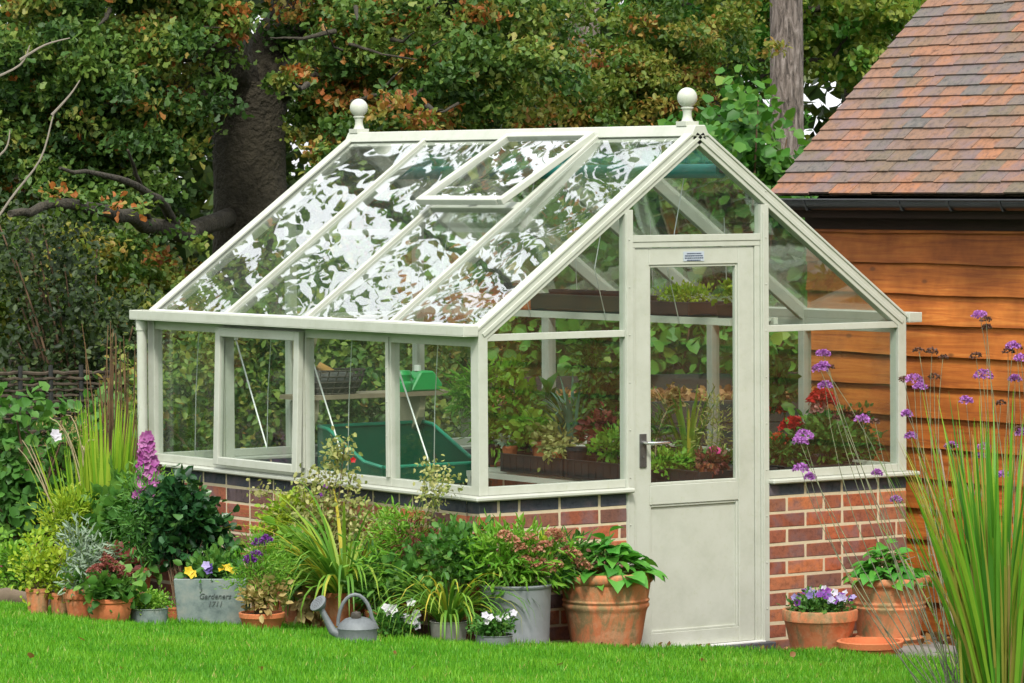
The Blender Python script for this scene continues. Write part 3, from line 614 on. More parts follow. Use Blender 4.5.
pane([(.86, L - .026, 1.49), (1.62, L - .026, 1.49), (1.62, L - .026, 1.9), (.86, L - .026, 1.9)])
# roof vent, propped open
rv = MB(); ya, yb = .754, 1.508
rv.bar(roofpt(-1, .598, ya + .016), roofpt(-1, .598, yb - .016), .05, .035, NL, off=.004); rv.build('vent_rail', PAINT, GH, bevel=.003)
vent = MB(); hinge = Vector((W / 2 - .05, 0, ZR - .03)); ang = R(-36 - 0) ; lv = (1 - .590) * math.hypot(W / 2, ZR - ZE)
vd = Vector((-math.cos(R(30.5)), 0, -math.sin(R(30.5)))); vn = Vector((-vd.z * -1 * -1, 0, -vd.x)) ; vn = Vector((vd.z, 0, -vd.x))
def vp(s, y, n=0): return hinge + vd * (s * lv) + Vector((0, y, 0)) + vn * n
y0, y1 = ya + .005, yb - .005
vent.bar(vp(0, y0 + .02), vp(1, y0 + .02), .04, .032, vn, off=.02); vent.bar(vp(0, y1 - .02), vp(1, y1 - .02), .04, .032, vn, off=.02)
vent.bar(vp(.975, y0 + .0405), vp(.975, y1 - .0405), .04, .032, vn, off=.02); vent.bar(vp(.02, y0 + .0405), vp(.02, y1 - .0405), .04, .032, vn, off=.02)
vo_ = vent.build('roof_vent', PAINT, GH, bevel=.003)
pane([vp(.04, y0 + .035, .004), vp(.96, y0 + .035, .004), vp(.96, y1 - .035, .004), vp(.04, y1 - .035, .004)], 'vent_pane', GLASS_ROOF, parent=vo_)
b = MB(); m_ = (ya + yb) / 2; b.tube([vp(.9, m_, -.01), roofpt(-1, .6, m_ - .05, -.03)], .006, 6); b.tube([vp(.9, m_, -.02), roofpt(-1, .7, m_ + .1, -.1), roofpt(-1, .62, m_ + .1, -.12)], .014, 8); b.build('vent_opener', STEEL, vo_)
# opening side window (third bay), pushed out a little at the bottom
ya, yb = 1.485, 2.275; zt, zb = ZE - .055, ZS + .018; xo_t, xo_b = -.024, -.044
def wp(y, z): return Vector((xo_b + (xo_t - xo_b) * (z - zb) / (zt - zb), y, z))
wf = MB(); fx = Vector((-1, 0, 0)); fw = .046
wf.bar(wp(ya + fw / 2, zb), wp(ya + fw / 2, zt), fw, .03, fx, off=.012); wf.bar(wp(yb - fw / 2, zb), wp(yb - fw / 2, zt), fw, .03, fx, off=.012)
wf.bar(wp(ya + fw + .0005, zt - fw / 2), wp(yb - fw - .0005, zt - fw / 2), fw, .03, fx, off=.012); wf.bar(wp(ya + fw + .0005, zb + .02), wp(yb - fw - .0005, zb + .02), .04, .03, fx, off=.012)
wo_ = wf.build('side_window', PAINT, GH, bevel=.003)
pane([wp(ya + .04, zb + .03), wp(yb - .04, zb + .03), wp(yb - .04, zt - .04), wp(ya + .04, zt - .04)], 'window_pane', GLASS, parent=wo_)
# door
DY = 0.014
D_ = MB(); dx0, dx1, dz0, dz1 = .884, 1.580, 0.004, 1.868; gx0, gx1, gz0, gz1 = .966, 1.487, .765, 1.79
D_.box(dx0, gx0, DY, DY + .036, dz0, dz1); D_.box(gx1, dx1, DY, DY + .036, dz0, dz1); D_.box(gx0 + .0004, gx1 - .0004, DY, DY + .036, gz1, dz1); D_.box(gx0 + .0004, gx1 - .0004, DY, DY + .036, .675, gz0); D_.box(gx0 + .0004, gx1 - .0004, DY, DY + .036, dz0, .075)
bd = .012
for (a, b_, c_, d_) in ((gx0, gx0 + bd, gz0, gz1), (gx1 - bd, gx1, gz0, gz1), (gx0 + bd, gx1 - bd, gz0, gz0 + bd), (gx0 + bd, gx1 - bd, gz1 - bd, gz1), (gx0, gx0 + bd, .075, .675), (gx1 - bd, gx1, .075, .675), (gx0 + bd, gx1 - bd, .075, .075 + bd), (gx0 + bd, gx1 - bd, .675 - bd, .675)):
    D_.box(a, b_, DY + .006, DY + .03, c_, d_)
door = D_.build('door', PAINT, GH, bevel=.002)
b = MB(); b.box(gx0 + .002, gx1 - .002, DY + .016, DY + .026, .077, .673); b.build('door_panel', PAINT, door)
pane([(gx0 + .004, DY + .018, gz0 + .004), (gx1 - .004, DY + .018, gz0 + .004), (gx1 - .004, DY + .018, gz1 - .004), (gx0 + .004, DY + .018, gz1 - .004)], 'door_glass', GLASS, parent=door)
b = MB(); b.box(.906, .944, DY - .007, DY - .0005, .852, 1.008); 
b = MB(); b.tube([(.925, DY - .002, .968), (.925, DY - .045, .968)], .009, 10); b.tube([(.922, DY - .042, .968), (.96, DY - .05, .966), (1.03, DY - .05, .966), (1.045, DY - .045, .964)], [.008, .007, .006, .006], 10); b.build('handle', CHROME, door, smooth=True)
b = MB(); b.box(.906, .944, DY - .007, DY - .0005, .852, 1.008); b.tube([(.925, DY - .010, .90), (.925, DY - .0065, .90)], .006, 10); b.tube([(.915, DY - .009, .868), (.915, DY - .006, .868)], .003, 8); b.tube([(.935, DY - .009, .868), (.935, DY - .006, .868)], .003, 8); b.build('handle_plate', PLATE, door, bevel=.001)
b = MB(); b.box(1.165, 1.285, DY - .003, DY - .0002, 1.805, 1.85); sg = b.build('maker_label', plain('label_blue_grey', (0.42, 0.47, 0.52), 0.4, var=.05), door)
b = MB(); rn = random.Random(3)
for r_ in range(4):
    z = 1.843 - r_ * .0105; x = 1.172 + (.012 if r_ in (0, 3) else 0); xe = 1.279 - (.012 if r_ in (0, 3) else 0)
    while x < xe - .004:
        w = rn.uniform(.003, .011); b.box(x, min(x + w, xe), DY - .0042, DY - .0031, z - .005, z); x += w + .0025
b.build('label_text', plain('label_ink', (0.04, 0.06, 0.12), 0.5), sg)
b = MB(); b.box(.82, 1.66, -.05, .10, -.14, -.004); b.build('threshold', DSTONE, GH, bevel=.004)
b = MB(); b.box(.86, 1.62, -.02, .06, -.0035, .0025); b.build('threshold_strip', WHITEP, GH)
b = MB(); b.box(.11, W - .11, .11, L - .11, -.12, -.05); b.build('inner_floor', STONE, GH)

# ------------------------------------------------------------------ timber shed with a tiled roof
SX, SY0, SY1 = 3.0, -4.4, 1.36; EZ = 2.095; EX = 2.82; TP = .95
SH = thing('shed', 'orange stained weatherboard outbuilding with a clay tiled roof and black gutter', 'shed', (SX, SY1, 0))
bw = MB(); rnd = random.Random(8); k = 0; z = 1.915 + .1535 * 1
while z > -.35:
    t = rnd.random(); n_ = 70; ph = rnd.random() * 9; zl = z - .1535
    vs = []; fs = []
    for i in range(n_ + 1):
        y = SY0 + (SY1 - SY0) * i / n_
        wob = (math.sin(y * 3.1 + ph) * .5 + math.sin(y * 7.3 + ph * 2) * .3 + math.sin(y * 17 + ph) * .15) * .0045 * (1.2 if rnd.random() < 2 else 1)
        zb = zl + wob - .004
        vs += [(SX - .006, y, z + .012), (SX - .030, y, zb), (SX - .004, y, zb + .002)]
    for i in range(n_):
        a = i * 3; fs += [(a, a + 1, a + 4, a + 3), (a + 1, a + 2, a + 5, a + 4)]
    fs += [(0, 2, 1), (n_ * 3, n_ * 3 + 1, n_ * 3 + 2)]
    bw.add(vs, fs, t)
    # gable end boards (far end), seen only from the other side
    bw.box(SX, 7.0, SY1 + .004, SY1 + .024, zl, z, t); bw.box(SX, 7.0, SY0 - .024, SY0 - .004, zl, z, t); bw.box(6.996, 7.02, SY0, SY1, zl, z, t)
    z -= .1535
bw.build('weatherboards', WOOD, SH)
b = MB(); b.box(SX + .001, 6.99, SY0 + .002, SY1 - .002, -.35, 2.06); b.prism([(SX + .02, 2.065), (6.98, 2.065), (5.0, 2.065 + 1.8)], SY0 + .01, SY1 - .01); b.build('wall_core', DARKWOOD, SH)
b = MB(); b.box(SX - .034, SX - .002, SY0, SY1, 1.925, 2.034); b.box(EX + .05, SX + .02, SY0 - .08, SY1 + .06, 2.035, 2.05); b.box(EX + .035, EX + .049, SY0 - .08, SY1 + .07, 1.985, 2.075); b.build('soffit_and_eave_shade', plain('painted_eave_shade', (0.022, 0.009, 0.004), .95), SH)  # near-black colour paints in the eave's shade; wall board added for it
# tiles
tl = MB(); rnd = random.Random(4); sl = Vector((1, 0, TP)).normalized(); nt = Vector((-sl.z, 0, sl.x)); g = .079; rl_len = 3.05; tw = .166; nrow = int(rl_len / g)
for r_ in range(nrow):
    y = SY1 + .10 - (tw / 2 if r_ % 2 else 0)
    first = True
    while y > SY0 - .1:
        w = tw if not (first and r_ % 2) else tw
        y2 = y - w + .003
        if first and r_ % 2: y_s = SY1 + .10; first = False
        else: y_s = y; first = False
        j = rnd.uniform(-.004, .004); jn = rnd.uniform(0, .003); s0 = r_ * g + j; s1 = s0 + .155
        o = Vector((EX, 0, EZ))
        def P_(s_, yy, n_): return o + sl * s_ + nt * n_ + Vector((0, yy, 0))
        a0, a1 = .024 + jn, .006 + jn; c0 = .011
        vs = [P_(s0, y_s, a0 - c0), P_(s0, y2, a0 - c0), P_(s1, y2, a1 - c0), P_(s1, y_s, a1 - c0), P_(s0, y_s, a0), P_(s0, y2, a0), P_(s1, y2, a1), P_(s1, y_s, a1)]
        t = rnd.random(); t = min(1, max(0, t * .8 + .1 * math.sin(r_ * .7 + y * 2) + .1))
        tl.add(vs, [(0, 1, 2, 3), (7, 6, 5, 4), (0, 4, 5, 1), (1, 5, 6, 2), (2, 6, 7, 3), (3, 7, 4, 0)], t)
        y -= w
tiles = tl.build('roof_tiles', TILE, SH)
b = MB(); top = EX + 2.18; zt = EZ + 2.18 * TP
b.add([(EX + .03, SY0 - .08, EZ), (EX + .03, SY1 + .085, EZ), (top, SY1 + .085, zt - .03), (top, SY0 - .08, zt - .03), (2 * top - EX, SY0 - .08, EZ), (2 * top - EX, SY1 + .085, EZ)], [(0, 1, 2, 3), (3, 2, 5, 4), (0, 3, 4), (1, 5, 2), (0, 4, 5, 1)], .3); b.build('roof_underlay', TILE, SH)
b = MB(); b.tube([(top, SY0 - .1, zt + .02), (top, SY1 + .1, zt + .02)], .09, 12, .4); b.build('ridge_tiles', TILE, SH, smooth=True)
# gutter: half round with brackets
b = MB(); gx, gzc, gr = EX - .012, EZ - .018, .052; n_ = 12; y0, y1 = SY0 - .1, SY1 + .11
pr = [(gx + gr * math.cos(math.pi + math.pi * i / n_), gzc + gr * math.sin(math.pi + math.pi * i / n_)) for i in range(n_ + 1)]
pi_ = [(gx + (gr - .004) * math.cos(math.pi + math.pi * i / n_), gzc + (gr - .004) * math.sin(math.pi + math.pi * i / n_)) for i in range(n_ + 1)]
b.prism(pr + pi_[::-1], y0, y1); b.tube([(gx - gr, y0, gzc), (gx - gr, y1, gzc)], .006, 8)
gt = b.build('gutter', BLACK, SH, smooth=True)
for y in (1.1, .35, -.02, -.4, -1.15, -2, -3):
    b = MB(); b.prism([(gx - gr - .003, gzc + .004), (gx - gr - .003, gzc - .01), (gx - .03, gzc - gr - .003), (gx + .03, gzc - gr - .003), (gx + gr + .003, gzc)], y, y + .014); b.build('gutter_bracket', BLACK, gt)

# ------------------------------------------------------------------ pots and potted plants
def pot_prof(kind, r, h):
    if kind == 'collar': return [(r * .66, 0), (r * .90, h * .70), (r * .98, h * .705), (r, h * .73), (r * 1.0, h * .98), (r * .97, h), (r * .88, h), (r * .86, h * .84)]
    if kind == 'bowl': return [(r * .55, 0), (r * .80, h * .25), (r * .92, h * .62), (r * .93, h * .82), (r, h * .86), (r * 1.0, h * .97), (r * .97, h), (r * .88, h), (r * .86, h * .86)]
    if kind == 'pan': return [(r * .74, 0), (r * .93, h * .72), (r * .98, h * .76), (r, h * .97), (r * .98, h), (r * .90, h), (r * .88, h * .8)]
    if kind == 'big': return [(r * .68, 0), (r * .73, h * .10), (r * .83, h * .48), (r * .855, h * .52), (r * .89, h * .55), (r * .89, h * .58), (r * .87, h * .60), (r * .90, h * .635), (r * .87, h * .66), (r * .92, h * .86), (r * .96, h * .88), (r * 1.0, h * .92), (r * 1.0, h * .975), (r * .97, h), (r * .86, h), (r * .84, h * .90)]
    if kind == 'ringed': return [(r * .62, 0), (r * .68, h * .07), (r * .74, h * .13), (r * .73, h * .17), (r * .80, h * .22), (r * .74, h * .25), (r * .80, h * .52), (r * .86, h * .58), (r * .88, h * .61), (r * .85, h * .635), (r * .87, h * .67), (r * .83, h * .70), (r * .88, h * .88), (r * .97, h * .91), (r * 1.0, h * .95), (r * .97, h), (r * .86, h), (r * .84, h * .92)]
    if kind == 'tub': return [(r * .90, 0), (r * .92, h * .03), (r * .90, h * .05), (r * .965, h * .93), (r * 1.0, h * .95), (r * 1.01, h * .98), (r * .98, h), (r * .94, h * .98), (r * .93, h * .86)]
    return [(r * .72, 0), (r * .95, h * .86), (r, h * .87), (r, h), (r * .95, h), (r * .93, h * .88)]
def potted(name, label, cat, pos, r, h, kind, mat, group=None, potname='pot', n=30, square=False):
    t = thing(name, label, cat, pos, group)
    b = MB(); b.lathe(pot_prof(kind, r, h), pos, 4 if square else n); b.build(potname, mat, t, smooth=not square)
    b = MB(); b.lathe([(r * .86, h * .80), (r * .86, h * .87), (.001, h * .90)], pos, 4 if square else 20); b.build('soil', SOIL, t)
    return t, (pos[0], pos[1], pos[2] + h * .88)
def up(p, dx=0, dy=0, dz=0): return (p[0] + dx, p[1] + dy, p[2] + dz)
def leafy(t, c, r, n, size, T, mat, base=None, ns=10, smat=None, **k):
    C = bush(c, r, n, size, T, mat, t, **k)
    if base is not None: stems(base, C[:ns], t, smat)
    return C
# --- row along the left side wall, back to front
p = ony(3, 3.35); p = (p[0], p[1], gz(p[0], p[1]) + .075)
lg = MB(); a = gat(-14, 606); c = gat(27, 607); lg.tube([(a[0], a[1], a[2] + .03), ((a[0] + c[0]) / 2, (a[1] + c[1]) / 2, a[2] + .036), (c[0], c[1], c[2] + .03)], [.045, .048, .042], 10)
tag(lg.build('log_edging', OLDWOOD, smooth=True), 'short brown log lying at the lawn edge at the far left', 'log')
p = gat(2, 597); p = up(p, 0, .1, .08)
t, s_ = potted('potted_plant', 'terracotta pot with a pink plant tag standing behind the log edging', 'potted plant', p, .06, .10, 'std', TERRA_OLD)
leafy(t, up(s_, .02, 0, .06), (.12, .08, .07), 260, .03, T_OVAL, LF['bright'], s_)
b = MB(); q = up(p, .0, -.063, .05); b.box(q[0] - .004, q[0] + .022, q[1] - .006, q[1] - .004, q[2] - .03, q[2] + .03); b.build('plant_tag', plain('pink_tag', (.75, .12, .3), .5), t)
for u, v, r, h, lab, sc in ((38, 618, .057, .14, 'left of two small rough terracotta pots holding yellow green box-like shrubs', 1.0), (60, 619, .048, .125, 'right of two small rough terracotta pots holding yellow green box-like shrubs', .85)):
    p = gat(u, v)
    t, s_ = potted('potted_shrub', lab, 'potted plant', p, r, h, 'std', TERRA_OLD)
    leafy(t, up(s_, .0, 0, .13 * sc), (.13 * sc, .11 * sc, .15 * sc), 800, .024, T_OVAL, LF['lime'], s_, 14, STEMB)
    b = MB(); b.tube([s_, up(s_, .004, 0, .14), up(s_, -.002, 0, .22)], .005, 6); b.build('stem', STEMB, t)
p = gat(81, 622)
t, s_ = potted('potted_artemisia', 'plain terracotta pot with collar rim holding silvery leaved plant', 'potted plant', p, .080, .155, 'collar', TERRA)
leafy(t, up(s_, .02, 0, .15), (.10, .08, .19), 620, .042, T_NARROW, LF['silver'], s_, 12)
leafy(t, up(s_, .0, -.02, .05), (.09, .07, .06), 200, .035, T_OVAL, LF['mid'], None, name='low_leaves')
p = gat(110, 625)
t, s_ = potted('potted_sedum', 'wide terracotta bowl holding dusky red sedum heads and green leaves', 'potted plant', p, .108, .125, 'bowl', TERRA_NEW)
leafy(t, up(s_, .01, -.02, .06), (.10, .07, .07), 260, .05, T_BROAD, LF['mid'], s_)
C = [up(s_, random.uniform(-.13, .06), random.uniform(-.05, .05), random.uniform(.10, .21)) for _ in range(12)]
stems(s_, C, t, name='flower_stems'); puff(C, .028, LF['sedum'], t, 'flower_heads', 90, .012, .5)
p = gat(128, 614)
t, s_ = potted('potted_plant', 'dark red pot squeezed between the sedum bowl and the small grey tub', 'potted plant', up(p, .02, .12, 0), .055, .14, 'std', TERRA)
leafy(t, up(s_, .0, 0, .08), (.08, .06, .10), 240, .04, T_OVAL, LF['redleaf'], s_)
p = gat(150, 612); p = up(p, .06, .28, 0)
t, s_ = potted('potted_delphinium', 'terracotta pot behind the small grey tub with tall magenta flower spike', 'potted plant', p, .10, .20, 'std', TERRA_OLD)
leafy(t, up(s_, .0, 0, .19), (.17, .13, .24), 1100, .055, T_BROAD, LF['mid'], s_, 14, tspread=.4)
leafy(t, up(s_, .12, .02, .36), (.17, .12, .14), 900, .035, T_NARROW, LF['bright'], s_, 12, name='upper_leaves')
D0 = CAMP + ray(148, 497) * ((p[1] - .32 - CAMP[1]) / ray(148, 497)[1]); zs_ = []
sp = [np.array([D0[0], D0[1], z]) for z in np.linspace(D0[2], D0[2] + .30, 30)]
b = MB(); b.tube([s_, up(s_, (D0[0] - s_[0]) * .7, -.2, .25), tuple(sp[0]), tuple(sp[-1])], [.005, .005, .004, .002], 6); b.build('flower_stem', STEM, t)
pts = []; 
for i, q in enumerate(sp):
    k = i / 29; rr_ = .06 * (1 - k * .7)
    for j in range(3): a = random.random() * 6.28; pts.append(q + np.array([math.cos(a) * rr_, math.sin(a) * rr_, random.uniform(-.01, .01)]))
blooms(pts, .027, LF['magenta'], t, 'flower_spike', 5)
puff([up(tuple(sp[0]), .06, .0, .03 * i) for i in range(6)], .014, LF['seed'], t, 'seed_spike', 20, .012)
p = gat(149, 626)
t, s_ = potted('potted_thyme', 'small grey-green round metal tub with low mossy green plant', 'potted plant', p, .090, .085, 'tub', LEAD)
leafy(t, up(s_, .0, 0, .035), (.095, .085, .045), 1300, .014, T_OVAL, LF['bright'], None)
p = gat(175, 625); p = up(p, .05, .05, 0)
t, s_ = potted('potted_camellia', 'dark glossy leaved evergreen shrub in a small terracotta pot beside the lead planter', 'potted shrub', p, .06, .08, 'std', TERRA_NEW)
Dc = up(p, .05, .10, .47)
C = leafy(t, Dc, (.145, .13, .20), 1700, .045, T_BROAD, LF['camellia'], s_, 24, STEMB, up=-.1, flat=1)
leafy(t, up(Dc, .12, -.02, -.10), (.15, .12, .16), 700, .045, T_BROAD, LF['camellia'], s_, 10, STEMB, name='side_branches', up=-.2)
leafy(t, up(Dc, -.15, .08, .0), (.12, .10, .20), 700, .04, T_NARROW, LF['mid'], None, name='pale_shoots', up=.3)
# lead planter with rectangular tapering front
p0 = np.array(gat(180, 629)); p1 = np.array(gat(240, 630)); p1[0] = p0[0] + .20
ax = (p1 - p0); ax[2] = 0; wl_ = np.linalg.norm(ax); ax /= wl_; nx = np.array([-ax[1], ax[0], 0]); nx = nx if nx[1] > 0 else -nx
wl_ = .36
# front face turned to the viewer
ax = np.array([.80, -.60, 0]); nx = np.array([.60, .80, 0]); cx_ = np.array(gat(211, 628)); dpt = .26; hh = .225
LP_ = thing('lead_planter', 'rectangular grey lead planter with raised lettering, pansies growing in it', 'planter', tuple(cx_))
def lp(a, b_, z): q = cx_ + ax * a + nx * b_; return (q[0], q[1], cx_[2] + z)
b = MB(); hw0, hw1 = .148, .168; th = .012
rim = lambda w, a, z: [lp(-w, a, z), lp(w, a, z)]
o_ = [lp(-hw0, 0, -.02), lp(hw0, 0, -.02), lp(hw0, dpt - .02, -.02), lp(-hw0, dpt - .02, -.02), lp(-hw1, -.012, hh), lp(hw1, -.012, hh), lp(hw1, dpt, hh), lp(-hw1, dpt, hh)]
i_ = [lp(-hw1 + th, th - .012, hh), lp(hw1 - th, th - .012, hh), lp(hw1 - th, dpt - th, hh), lp(-hw1 + th, dpt - th, hh), lp(-hw0 + th, th, hh - .05), lp(hw0 - th, th, hh - .05), lp(hw0 - th, dpt - th, hh - .05), lp(-hw0 + th, dpt - th, hh - .05)]
b.add(o_ + i_, [(3, 2, 1, 0), (0, 1, 5, 4), (1, 2, 6, 5), (2, 3, 7, 6), (3, 0, 4, 7), (4, 5, 9, 8), (5, 6, 10, 9), (6, 7, 11, 10), (7, 4, 8, 11), (8, 9, 13, 12), (9, 10, 14, 13), (10, 11, 15, 14), (11, 8, 12, 15)])
b.build('planter_box', LEAD, LP_, bevel=.003)
b = MB(); b.add([lp(-hw0 + th, th, hh - .04), lp(hw0 - th, th, hh - .04), lp(hw0 - th, dpt - th, hh - .04), lp(-hw0 + th, dpt - th, hh - .04)], [(0, 1, 2, 3)]); b.build('soil', SOIL, LP_)
def text_mesh(txt, size, origin, xd, zd, mat, parent, name='lettering', ext=.002, align='CENTER'):
    c = bpy.data.curves.new(name, 'FONT'); c.body = txt; c.size = size; c.extrude = ext; c.align_x = align; c.shear = .25
    tmp = bpy.data.objects.new('tmp', c); COL.objects.link(tmp); dg = bpy.context.evaluated_depsgraph_get(); me = bpy.data.meshes.new_from_object(tmp.evaluated_get(dg))
    bpy.data.objects.remove(tmp); X = Vector(xd).normalized(); Zv = Vector(zd).normalized(); Y = Zv.cross(X)
    M = Matrix(((X[0], Zv[0], -Y[0], origin[0]), (X[1], Zv[1], -Y[1], origin[1]), (X[2], Zv[2], -Y[2], origin[2]), (0, 0, 0, 1))); me.transform(M)
    me.materials.clear(); return link(name, me, mat, parent)
LETT = plain('dark_embossed_lead', (0.07, 0.085, 0.08), .6)
text_mesh('Gardeners', .034, lp(.02, -.010, hh * .60), ax, (0, 0, 1), LETT, LP_); text_mesh('1711', .034, lp(.02, -.008, hh * .44), ax, (0, 0, 1), LETT, LP_)
c0 = lp(0, dpt / 2, hh + .03)
bush(c0, (.13, .10, .05), 420, .04, T_OVAL, LF['mid'], LP_, name='pansy_leaves')
F_ = lambda a, z: lp(a, .0, hh + z)
blooms([F_(-.10, .035), F_(-.085, .02)], .026, LF['yellow'], LP_, 'yellow_pansies', 5); blooms([F_(.055, .045), F_(.10, .035), F_(.085, .05)], .024, LF['yellow'], LP_, 'more_yellow_pansies', 5)
blooms([F_(-.02, .06), F_(.0, .05), F_(-.01, .035)], .024, LF['violet'], LP_, 'blue_pansies', 5)
p = gat(262, 632)
t, s_ = potted('potted_aster', 'shallow terracotta bowl with purple asters above and tawny stems below', 'potted plant', p, .105, .09, 'pan', TERRA_NEW)
leafy(t, up(s_, .0, 0, .20), (.15, .11, .12), 1500, .026, T_NARROW, LF['bright'], s_, 26, STEMB)
leafy(t, up(s_, -.02, -.04, .09), (.085, .05, .07), 260, .035, T_OVAL, LF['straw'], s_, 16, STEMB, name='tawny_leaves')
puff([up(s_, *d) for d in ((-.03, -.02, .33), (.01, -.03, .345), (-.01, .0, .32), (.03, .0, .335), (-.09, -.04, .26), (-.06, -.05, .28), (-.07, -.03, .25))], .022, LF['purple'], t, 'flower_heads', 60, .013, .7)
# wispy fuchsia-like shrub against the wall (centre left)
p = (-.20, 1.55, gz(-.2, 1.55)); 
def pl(u, v, y):
    D = ray(u, v); return tuple(CAMP + D * ((y - CAMP[1]) / D[1]))
def px_(u, v, x):
    D = ray(u, v); return tuple(CAMP + D * ((x - CAMP[0]) / D[0]))
t, s_ = potted('potted_broad_leaf_plant', 'terracotta pot with drooping broad green leaves right of the purple asters', 'potted plant', onx(300, -.26), .08, .12, 'std', TERRA)
leafy(t, px_(302, 555, -.27), (.13, .12, .15), 360, .065, T_OVAL, LF['bright'], s_, 12, up=-.5)
leafy(t, px_(318, 600, -.33), (.10, .09, .07), 90, .06, T_OVAL, LF['straw'], None, name='yellowing_leaves', up=-.6)
t, s_ = potted('potted_wispy_shrub', 'tall airy shrub with pale yellow leaflets and red bloom below the side windows', 'potted shrub', onx(330, -.16), .09, .18, 'std', TERRA_OLD)
tips = [px_(*a, -.18) for a in ((262, 488), (285, 500), (300, 480), (318, 470), (338, 448), (345, 440), (330, 455), (352, 475), (360, 500), (310, 510), (330, 500), (345, 515), (280, 520), (370, 520))]
stems(s_, tips, t, STEMB, .004, sag=.05)
n_ = 1900; ci = RNG.integers(0, len(tips), n_); T_ = np.array(tips); q = RNG.random(n_)[:, None] ** 1.5; Pp = T_[ci] * (1 - q * .6) + np.array(s_) * q * .6 + RNG.normal(size=(n_, 3)) * np.array([.035, .045, .03])
leaves('foliage', Pp, rdir(n_, -.3), .024 * (1 + RNG.uniform(-.3, .4, n_)), T_OVAL, LF['pale'], t)
bush(px_(335, 452, -.18), (.045, .05, .03), 40, .032, T_OVAL, LF['pale'], t, name='dry_top', up=-.6); blooms([px_(353, 460, -.2)], .016, LF['red'], t, 'red_flower', 5)
blooms([px_(325, 487, -.2), px_(322, 495, -.2)], .016, LF['purple'], t, 'purple_flower', 5)
# agapanthus / day lilies in terracotta behind the watering can
for u, x, v0, lab, L_ in ((345, -.30, 560, 'terracotta pot of arching strap leaves directly behind the watering can', .42),):
    p = onx(u, x); t, s_ = potted('potted_daylily', lab, 'potted plant', p, .105, .19, 'std', TERRA); straps(up(s_, 0, 0, -.02), 210, L_ * 1.35, .019, LF['strap'], t, spread=1.9, stiff=.42, spmin=.3)
p = onx(400, -.2); t, s_ = potted('potted_leafy_perennial', 'terracotta pot with upright leafy stems and bronze foliage under the third window', 'potted plant', p, .10, .19, 'std', TERRA)
leafy(t, px_(405, 548, -.2), (.18, .17, .18), 1500, .038, T_NARROW, LF['bright'], s_, 26, up=.2)
leafy(t, px_(415, 575, -.26), (.13, .12, .08), 260, .05, T_OVAL, LF['mid'], None, name='lower_leaves')
leafy(t, px_(420, 538, -.2), (.10, .10, .10), 300, .028, T_NARROW, LF['redleaf'], None, name='bronze_leaves', up=.2)
tp = [px_(*a, -.15) for a in ((430, 470), (440, 478), (425, 485), (448, 485), (433, 500), (425, 515))]
stems(s_, tp, t, STEM, .003, name='tall_stems', sag=.03); ci = RNG.integers(0, 6, 420); leaves('seed_sprays', np.array(tp)[ci] + RNG.normal(size=(420, 3)) * .035, rdir(420, -.5), .022, T_OVAL, LF['pale'], t)
p = onx(392, -.13); tp = [px_(*a, -.12) for a in ((390, 488), (394, 505), (397, 520))]; p = px_(396, 630, -.13)
p = onx(445, -.30); t, s_ = potted('potted_spider_plant', 'low grey pot overflowing with thin arching striped leaves', 'potted plant', up(p, .02, 0, 0), .085, .10, 'tub', CONC); straps(up(s_, 0, 0, .0), 170, .42, .013, LF['strap'], t, spread=1.9, stiff=.3, spmin=.45)
# more foliage filling the row between the pots
def filler(name, lab, u, v, x, r, n, size, T, mat, **k):
    p = onx(u, x); t, s2 = potted(name, lab, 'potted plant', p, .06, .12, 'std', TERRA); C = bush(px_(u, v, x), r, n, size, T, mat, t, **k); stems(s2, C[:14], t); return t
filler('potted_feathery_plant', 'feathery bright plant behind the purple asters, left of the broad leaved one', 268, 552, -.20, (.13, .12, .13), 900, .03, T_NARROW, LF['bright'], up=.4)
filler('potted_lily', 'narrow leaved green plant between the watering can handle and the spider plant', 378, 585, -.30, (.10, .10, .10), 500, .06, T_NARROW, LF['mid'], up=.5)
filler('potted_golden_plant', 'yellow green bushy plant just left of the arching strap leaves, against the bricks', 292, 520, -.14, (.14, .10, .10), 800, .03, T_OVAL, LF['lime'], up=.2)
filler('potted_salvia', 'loose dark green plant below the front corner post, left of the galvanised tub', 455, 555, -.20, (.13, .12, .13), 900, .036, T_OVAL, LF['mid'], up=.3)
P = []
for i in range(420):
    k = random.random() * (len(EDGE) - 5) + 1; j = int(k); f_ = k - j; x = EDGE[j][0] * (1 - f_) + EDGE[j + 1][0] * f_ + random.uniform(-.02, .22); y = EDGE[j][1] * (1 - f_) + EDGE[j + 1][1] * f_ + random.uniform(0, .2); P.append((x, y, gz(x, y) + random.uniform(0, .02)))
tag(leaves('bed_litter', P, rdir(420, -.1), .028, T_OVAL, LF['litter']), 'small dead leaves and debris lying between the pots on the bed', 'leaf litter', kind='stuff')
# watering can
p = gat(345, 643); CANZ = mottled('weathered_can_metal', [(0.07, 0.08, 0.085), (0.15, 0.165, 0.17), (0.22, 0.235, 0.24)], 22, 0.6, metal=0.3, bstr=0.2); wc = thing('watering_can', 'galvanised watering can with round rose pointing left, standing on the lawn edge', 'watering can', tuple(p))
wx = VR / np.linalg.norm(VR[:2]); wx = np.array([wx[0], wx[1], 0]); wy = np.array([-wx[1], wx[0], 0])
def wq(a, b_, z): q = p + wx * a + wy * b_; return (q[0], q[1], p[2] + z)
b = MB(); n_ = 24
for (ra, rb_, z, k) in ((.09, .065, -.01, 0), (.092, .067, .085, 1), (.085, .06, .10, 2), (.05, .045, .125, 3)): pass
prof = [(.085, -.01), (.088, .0), (.086, .006), (.086, .06), (.089, .065), (.08, .085), (.055, .105), (.03, .112)]
b.lathe(prof, wq(.055, 0, 0), 28); b.build('can_body', CANZ, wc, smooth=True)
